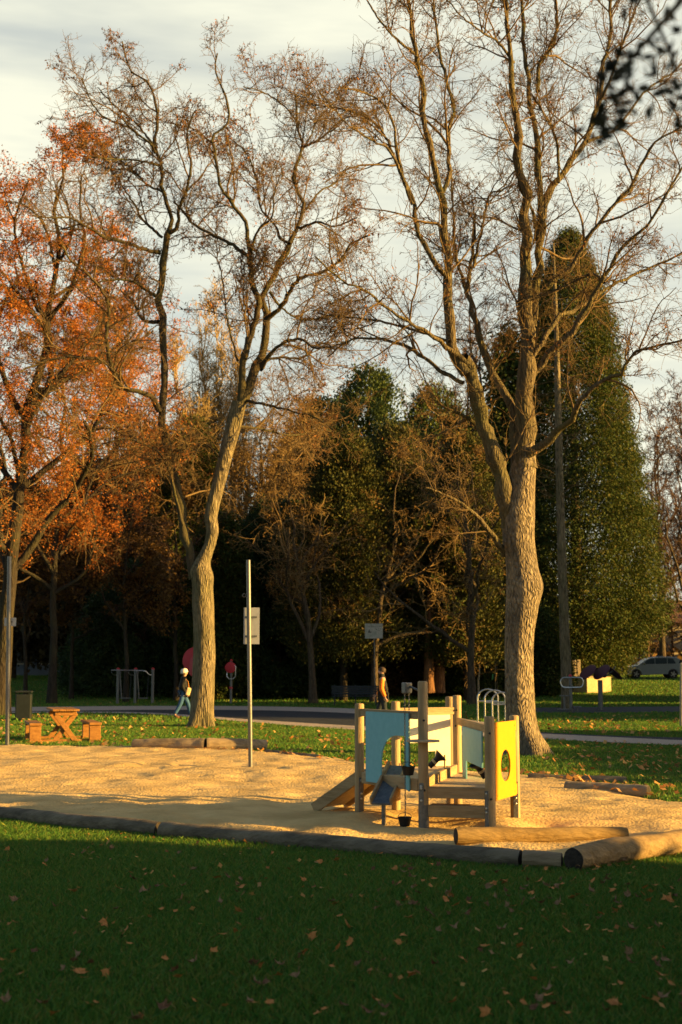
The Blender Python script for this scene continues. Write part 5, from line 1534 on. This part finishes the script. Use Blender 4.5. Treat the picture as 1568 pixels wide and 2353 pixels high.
# ================================================================== HOUSES BEHIND THE TREES
def house(label, px0, px1, ytop, Y, wm_, name='house', depth=8, roofh=2.5, wins=3):
    x0, x1 = P(px0, 1500, Y)[0], P(px1, 1500, Y)[0]
    z0 = float(gz(0, Y)); z1 = P(0, ytop, Y)[2]
    o = thing(name, label, 'house', ((x0 + x1) / 2, Y, z0))
    wl_ = MB().box(((x0 + x1) / 2, Y + depth / 2, (z0 + z1) / 2 - .1), (x1 - x0, depth, z1 - z0 + .2)).build('wall', wm_, o)
    xm = Y + depth / 2
    m = MB(); e = .4
    m.add([(x0 - e, Y - e, z1), (x1 + e, Y - e, z1), (x1 + e, Y + depth + e, z1), (x0 - e, Y + depth + e, z1), (x0 - e, xm, z1 + roofh), (x1 + e, xm, z1 + roofh)],
          [(0, 1, 5, 4), (2, 3, 4, 5), (0, 4, 3), (1, 2, 5), (0, 3, 2, 1)])
    m.build('roof', M['roof'], o)
    for i in range(wins):
        x = x0 + (i + .5) * (x1 - x0) / wins
        f = MB().box((x, Y - .02, z0 + 1.6), (1.3, .08, 1.4), 0, .01).build('window', M['wallcream'], o)
        MB().box((x, Y - .065, z0 + 1.6), (1.1, .02, 1.2)).build('pane', M['glass'], f)
house('grey house wall glimpsed between the brown thicket trunks', 28, 190, 1385, 104, M['wall'])
house('grey-blue house wall glimpsed behind the pair of red pines', 930, 1055, 1345, 106, M['wall'], wins=2)
house('sunlit cream house wall glimpsed above the parked car', 1485, 1700, 1432, 126, M['wallcream'], wins=3)
# ================================================================== PARKED CAR
Yc = 94.0
zc = float(gz(0, Yc)) + .012
xr = P(1567.5, 1540, Yc)[0]
ca_ = thing('parked_car', 'silver estate car parked on the far road with its rear lamp by the right edge', 'car', (xr - 2.2, Yc, zc))
def cp(x, z): return (xr - 4.45 + x, zc + z)
def carloft(secs, name, m, parent):
    """sections: (y offset, [(x, z)...]) joined side to side"""
    mb = MB(); k = len(secs[0][1]); vs = []
    for y, pr_ in secs:
        for (x, z) in pr_:
            X, Z = cp(x, z); vs.append((X, Yc + y, Z))
    fs = [tuple(range(k))[::-1], tuple((len(secs) - 1) * k + j for j in range(k))]
    for i in range(len(secs) - 1):
        for j in range(k):
            fs.append((i * k + j, i * k + (j + 1) % k, (i + 1) * k + (j + 1) % k, (i + 1) * k + j))
    mb.add(vs, fs)
    return mb.build(name, m, parent, True, 28)
def arch(cx_, r_, n=9): return [(cx_ + r_ * math.cos(t), .33 + r_ * math.sin(t)) for t in np.linspace(0, math.pi, n)][::1]
low_ = [(.10, .28), (.03, .50), (.10, .74), (.45, .88), (1.05, .98), (2.0, 1.02), (3.2, 1.05), (4.25, 1.08), (4.40, .95), (4.44, .60), (4.38, .30)] + [(3.98, .28)] + arch(3.58, .38) + [(1.22, .25)] + arch(.86, .38) + [(.40, .27)]
def shrink(pr_, s, cx_=2.2, cz_=.65): return [(cx_ + (x - cx_) * s, cz_ + (z - cz_) * s) for x, z in pr_]
body = carloft([(-.90, shrink(low_, .985)), (-.86, low_), (.86, low_), (.90, shrink(low_, .985))], 'body', M['paint'], ca_)
top_ = [(1.05, .96), (1.62, 1.36), (1.95, 1.50), (2.6, 1.56), (3.4, 1.55), (4.0, 1.48), (4.18, 1.38), (4.34, 1.05)]
carloft([(-.80, [(x, z) for x, z in top_]), (-.70, [(x, z + .015) for x, z in top_]), (.70, [(x, z + .015) for x, z in top_]), (.80, top_)], 'cabin', M['paint'], ca_)
for pts in ([(1.35, 1.05), (1.72, 1.36), (2.0, 1.45), (2.25, 1.48), (2.25, 1.06)], [(2.30, 1.06), (2.30, 1.48), (2.75, 1.50), (3.15, 1.49), (3.15, 1.08)], [(3.21, 1.08), (3.21, 1.49), (3.62, 1.46), (3.80, 1.12), (3.74, 1.09)]):
    mb = MB(); mb.prism([(cp(x, z)[0], cp(x, z)[1]) for x, z in pts], (0, Yc - .805, 0), (1, 0, 0), (0, 0, 1), .02)
    mb.build('side_window', M['glass'], ca_)
mb = MB(); mb.prism([(cp(x, z)[0], cp(x, z)[1]) for x, z in [(4.02, 1.12), (4.12, 1.40), (4.22, 1.36), (4.33, 1.10)]], (0, Yc - .80, 0), (1, 0, 0), (0, 0, 1), .02); mb.build('rear_window', M['glass'], ca_)
for cxw in (.86, 3.58):
    for sy_ in (-.80, .80):
        X, Z = cp(cxw, .33)
        sg = -1 if sy_ < 0 else 1
        w_ = MB().lathe((X, Yc + sy_ - .1 * sg, Z), [(.22, 0), (.32, .01), (.335, .05), (.335, .15), (.31, .20), (.23, .205)], 26, (0, sg, 0)).build('wheel', M['tyre'], ca_, True)
        MB().lathe((X, Yc + sy_ - .1 * sg, Z), [(.22, .19), (.225, .206), (.18, .19), (.06, .20)], 20, (0, sg, 0)).build('rim', M['steel'], w_, True)
        for q in range(5):
            t = q * 2 * math.pi / 5
            MB().beam((X, Yc + sy_ + .108 * sg, Z), (X + .2 * math.cos(t), Yc + sy_ + .108 * sg, Z + .2 * math.sin(t)), .012, .05, 0).build('spoke', M['chrome'], w_)
X, Z = cp(1.42, 1.06); MB().box((X, Yc - .98, Z + .05), (.14, .18, .13), 0, .03).build('mirror', M['paint'], ca_)
X, Z = cp(4.36, .96); MB().box((X, Yc - .78, Z), (.14, .24, .20), 0, .03).build('tail_lamp', M['lamp'], ca_)
X, Z = cp(.16, .68); MB().box((X, Yc - .72, Z), (.2, .34, .13), 0, .03).build('headlight', M['chrome'], ca_)
MB().tube([(cp(1.95, 0)[0], Yc - .72, cp(0, 1.555)[1]), (cp(2.6, 0)[0], Yc - .72, cp(0, 1.615)[1]), (cp(3.9, 0)[0], Yc - .72, cp(0, 1.545)[1])], .018, 8).build('roof_rail', M['chrome'], ca_, True)
#@@PEOPLE
# ================================================================== PEOPLE
def skin(name, chains, m, parent, sub=2, root=0):
    """one continuous surface grown round a jointed skeleton; chains: lists of (key, point, radius)"""
    keys, vs, rs, es = {}, [], [], []
    for ch in chains:
        prev = None
        for (k, p, r_) in ch:
            if k not in keys:
                keys[k] = len(vs); vs.append(p); rs.append(r_)
            i = keys[k]
            if prev is not None: es.append((prev, i))
            prev = i
    L = root_loc(parent)
    me = bpy.data.meshes.new(name)
    me.from_pydata([tuple(np.array(p) - L) for p in vs], es, [])
    me.materials.append(m)
    o = bpy.data.objects.new(name, me); COL.objects.link(o); o.parent = parent
    md = o.modifiers.new('skin', 'SKIN')
    md.use_smooth_shade = True
    for i, r_ in enumerate(rs):
        d = me.skin_vertices[0].data[i]
        d.radius = r_ if hasattr(r_, '__len__') else (r_, r_)
        d.use_root = (i == root)
    s = o.modifiers.new('sub', 'SUBSURF'); s.levels = sub; s.render_levels = sub
    return o
def fingers(pre, w, d, side, s=1.0):
    """palm and five separate curled fingers hanging from wrist w along d"""
    w, d = np.array(w, float), np.array(d, float); d /= np.linalg.norm(d)
    side = np.array(side, float); side -= d * side.dot(d); side /= np.linalg.norm(side)
    nn = np.cross(d, side)
    ch = [[(pre + 'w', w, .027), (pre + 'p', w + d * .05 * s, (.036, .018)), (pre + 'k', w + d * .09 * s, (.036, .014))]]
    for i, L in enumerate((.062, .075, .07, .055)):
        b = w + d * .088 * s + side * (.027 - .018 * i)
        ch.append([(pre + 'k', None, 0), (pre + 'f%d0' % i, b + d * .012, .0085), (pre + 'f%d1' % i, b + d * L * .55 + nn * .010, .008), (pre + 'f%d2' % i, b + d * L * .95 + nn * .03, .0065)])
    b = w + d * .035 * s + side * .03
    ch.append([(pre + 'p', None, 0), (pre + 't0', b + side * .015, .011), (pre + 't1', b + side * .030 + d * .03, .009), (pre + 't2', b + side * .028 + d * .06, .0075)])
    return ch
def person(label, base, H, heading, stride, arms, name='person'):
    """returns joints of a walking figure; heading: unit vector it walks towards"""
    h = np.array([*heading, 0.0]); h /= np.linalg.norm(h)
    l = np.array([-h[1], h[0], 0.0]); z = np.array([0, 0, 1.0])
    b = np.array(base, float)
    s = H / 1.72
    J = {}
    J['pel'] = b + z * .92 * s
    J['waist'] = b + z * 1.06 * s + h * .01; J['chest'] = b + z * 1.27 * s + h * .02; J['neck0'] = b + z * 1.43 * s + h * .02
    J['neck'] = b + z * 1.49 * s + h * .035; J['head0'] = b + z * 1.56 * s + h * .055; J['head'] = b + z * 1.63 * s + h * .05; J['top'] = b + z * 1.69 * s + h * .035
    for sd_, nm in ((1, 'L'), (-1, 'R')):
        f = stride * sd_
        J['hip' + nm] = b + z * .90 * s + l * .085 * sd_ * s
        J['kn' + nm] = b + z * (.50 if f > 0 else .49) * s + l * .09 * sd_ * s + h * (.5 * f + .05)
        J['an' + nm] = b + z * (.09 if f > 0 else .13) * s + l * .09 * sd_ * s + h * (f * .95)
        J['to' + nm] = b + z * .035 * s + l * .10 * sd_ * s + h * (f * .95 + .17)
        J['sh' + nm] = b + z * 1.40 * s + l * .175 * sd_ * s + h * .01
        el, wr = arms[nm]
        J['el' + nm] = J['sh' + nm] + l * .05 * sd_ + h * el[0] + z * el[1]
        J['wr' + nm] = J['el' + nm] + h * wr[0] + z * wr[1] + l * wr[2] * sd_
    root = thing(name, label, 'person', b)
    ch = [[('pel', J['pel'], (.13, .10)), ('waist', J['waist'], (.12, .095)), ('chest', J['chest'], (.15, .11)), ('neck0', J['neck0'], .07), ('neck', J['neck'], .052), ('head0', J['head0'], .070), ('head', J['head'], .088), ('top', J['top'], .06)]]
    for nm in 'LR':
        ch.append([('pel', None, 0), ('hip' + nm, J['hip' + nm], .085), ('kn' + nm, J['kn' + nm], .058), ('an' + nm, J['an' + nm], .040), ('to' + nm, J['to' + nm], .03)])
        ch.append([('chest', None, 0), ('sh' + nm, J['sh' + nm], .062), ('el' + nm, J['el' + nm], .043), ('wr' + nm, J['wr' + nm], .030)])
        d = J['wr' + nm] - J['el' + nm]
        fc = fingers('h' + nm, J['wr' + nm], d, h)
        ch.append([('wr' + nm, None, 0), *fc[0]])
        ch += fc[1:]
    # face
    f0 = J['head']
    ch.append([('head0', None, 0), ('nose', J['head0'] + h * .095 + z * .035, .014)])
    bd_ = skin('body', ch, M['skin'], root)
    for sd_ in (1, -1):
        MB().lathe(J['head0'] + z * .055 + h * .078 + l * .03 * sd_, [(.001, -.006), (.011, 0), (.006, .008)], 8, h).build('eye', M['ink'], bd_, True)
        MB().lathe(J['head'] - z * .02 + l * .084 * sd_ - h * .01, [(.02, 0), (.03, .006), (.012, .014)], 10, l * sd_).build('ear', M['skin'], bd_, True)
    MB().box(J['head0'] - z * .012 + h * .079, (.012, .04, .008), math.atan2(h[1], h[0]), .002).build('mouth', M['lamp'], bd_)
    return root, J, h, l, z, s
# woman in a white hat beside the forked trunk
b = G(420, 1652); b[2] = .012
wo, J, h, l, z, s = person('person in white knitted hat, dark jacket and blue jeans with a shoulder bag', b, 1.64, (1, .30), .30, {'L': ((-.05, -.27), (.16, -.18, -.04)), 'R': ((-.08, -.27), (.14, -.20, -.03))})
def clothes(root, J, jm, tm, sleeve=None, puff=1.0, hem=.80):
    pel = J['pel'] - np.array([0, 0, .10])
    ch = [[('pel', J['pel'] + np.array([0, 0, .0]), (.165 * puff, .135 * puff)), ('hem', pel, (.17 * puff, .145 * puff))],
          [('pel', None, 0), ('waist', J['waist'], (.16 * puff, .135 * puff)), ('chest', J['chest'], (.185 * puff, .15 * puff)), ('neck0', J['neck0'], .095), ('collar', J['neck'] + np.array([0, 0, .0]), .075)]]
    arm = [[('chest' if sleeve is None else 'sh' + n, None if sleeve is None else J['sh' + n], 0 if sleeve is None else .085), ('sh' + n, J['sh' + n], .085), ('el' + n, J['el' + n], .068), ('wr' + n, J['wr' + n], .050)] for n in 'LR']
    if sleeve is None:
        skin('jacket', ch + arm, jm, root)
    else:
        skin('vest', ch + [[('chest', None, 0), ('s' + n, J['sh' + n] * .75 + J['chest'] * .25, .075)] for n in 'LR'], jm, root)
        for n in 'LR':
            skin('sleeve', [[('sh', J['sh' + n], .080), ('mid', J['sh' + n] * .5 + J['el' + n] * .5, .076), ('el', J['el' + n], .070), ('fm', J['el' + n] * .5 + J['wr' + n] * .5, .062), ('wr', J['wr' + n], .046)]], sleeve, root)
    skin('trousers', [[('pel', J['pel'], (.145, .115)), ('hipL', J['hipL'], .100), ('knL', J['knL'], .076), ('anL', J['anL'] + np.array([0, 0, .02]), .060)], [('pel', None, 0), ('hipR', J['hipR'], .100), ('knR', J['knR'], .076), ('anR', J['anR'] + np.array([0, 0, .02]), .060)]], tm, root)
    for n in 'LR':
        skin('shoe', [[('a', J['an' + n] - np.array([0, 0, .02]), .05), ('m', J['an' + n] * .4 + J['to' + n] * .6, (.046, .04)), ('t', J['to' + n], (.042, .034))]], M['shoe'], root)
clothes(wo, J, M['jacket'], M['jeans'], None, 1.08)
ht = MB().lathe(J['head'] - z * .03 - h * .012, [(.112, 0), (.122, .015), (.124, .06), (.108, .105), (.070, .135), (.02, .148)], 20, z - h * .25).build('hat', M['hat'], wo, True)
MB().lathe(J['head'] - z * .035 - h * .012, [(.116, 0), (.128, .008), (.128, .04), (.120, .048)], 20, z - h * .25).build('brim', M['hat'], ht, True)
MB().lathe(J['head'] - z * .125 - h * .045, [(.06, 0), (.088, .03), (.092, .09)], 14).build('hair', M['hair'], wo, True)
side = J['chest'] - l * .0
bgp = J['pel'] - l * .22 + h * .14 + z * .02
bg = MB().box(bgp, (.15, .08, .27), math.atan2(h[1], h[0]), .035, 0, .25).build('bag', M['bag'], wo)
MB().tube([J['neck0'] + l * .06 + z * .02, J['chest'] - l * .10 + h * .13 + z * .02, J['waist'] - l * .18 + h * .16, bgp + z * .14], .012, 6).build('strap', M['strap'], bg, True)
MB().tube([J['pel'] - z * .115 + np.array([.175 * math.cos(t), .15 * math.sin(t), 0]) for t in np.linspace(0, 2 * math.pi, 20)[:-1]], .016, 6, closed=True).build('shirt_hem', M['hat'], wo, True)
# man in a dark vest with orange sleeves behind the play frame
Ym = 36.0
b = P(881, 1600, Ym); b[2] = .012
mn, J, h, l, z, s = person('person with short hair in a dark vest with orange sleeves, seen behind the play frame', b, 1.70, (-1, .12), -.20, {'L': ((.02, -.30), (-.10, -.22, -.02)), 'R': ((.02, -.29), (.17, -.18, -.05))})
# heading left: his left side faces the camera
clothes(mn, J, M['vest'], M['trousers'], M['orange'], 1.02)
MB().lathe(J['head'] - z * .015 - h * .022, [(.098, -.03), (.104, .0), (.102, .04), (.082, .078), (.045, .098), (.01, .104)], 18, z - h * .35).build('hair', M['hair'], mn, True)
MB().lathe(J['neck'] - z * .03, [(.072, 0), (.078, .02), (.075, .065), (.068, .07)], 16, z + h * .15).build('collar', M['vest'], mn, True)
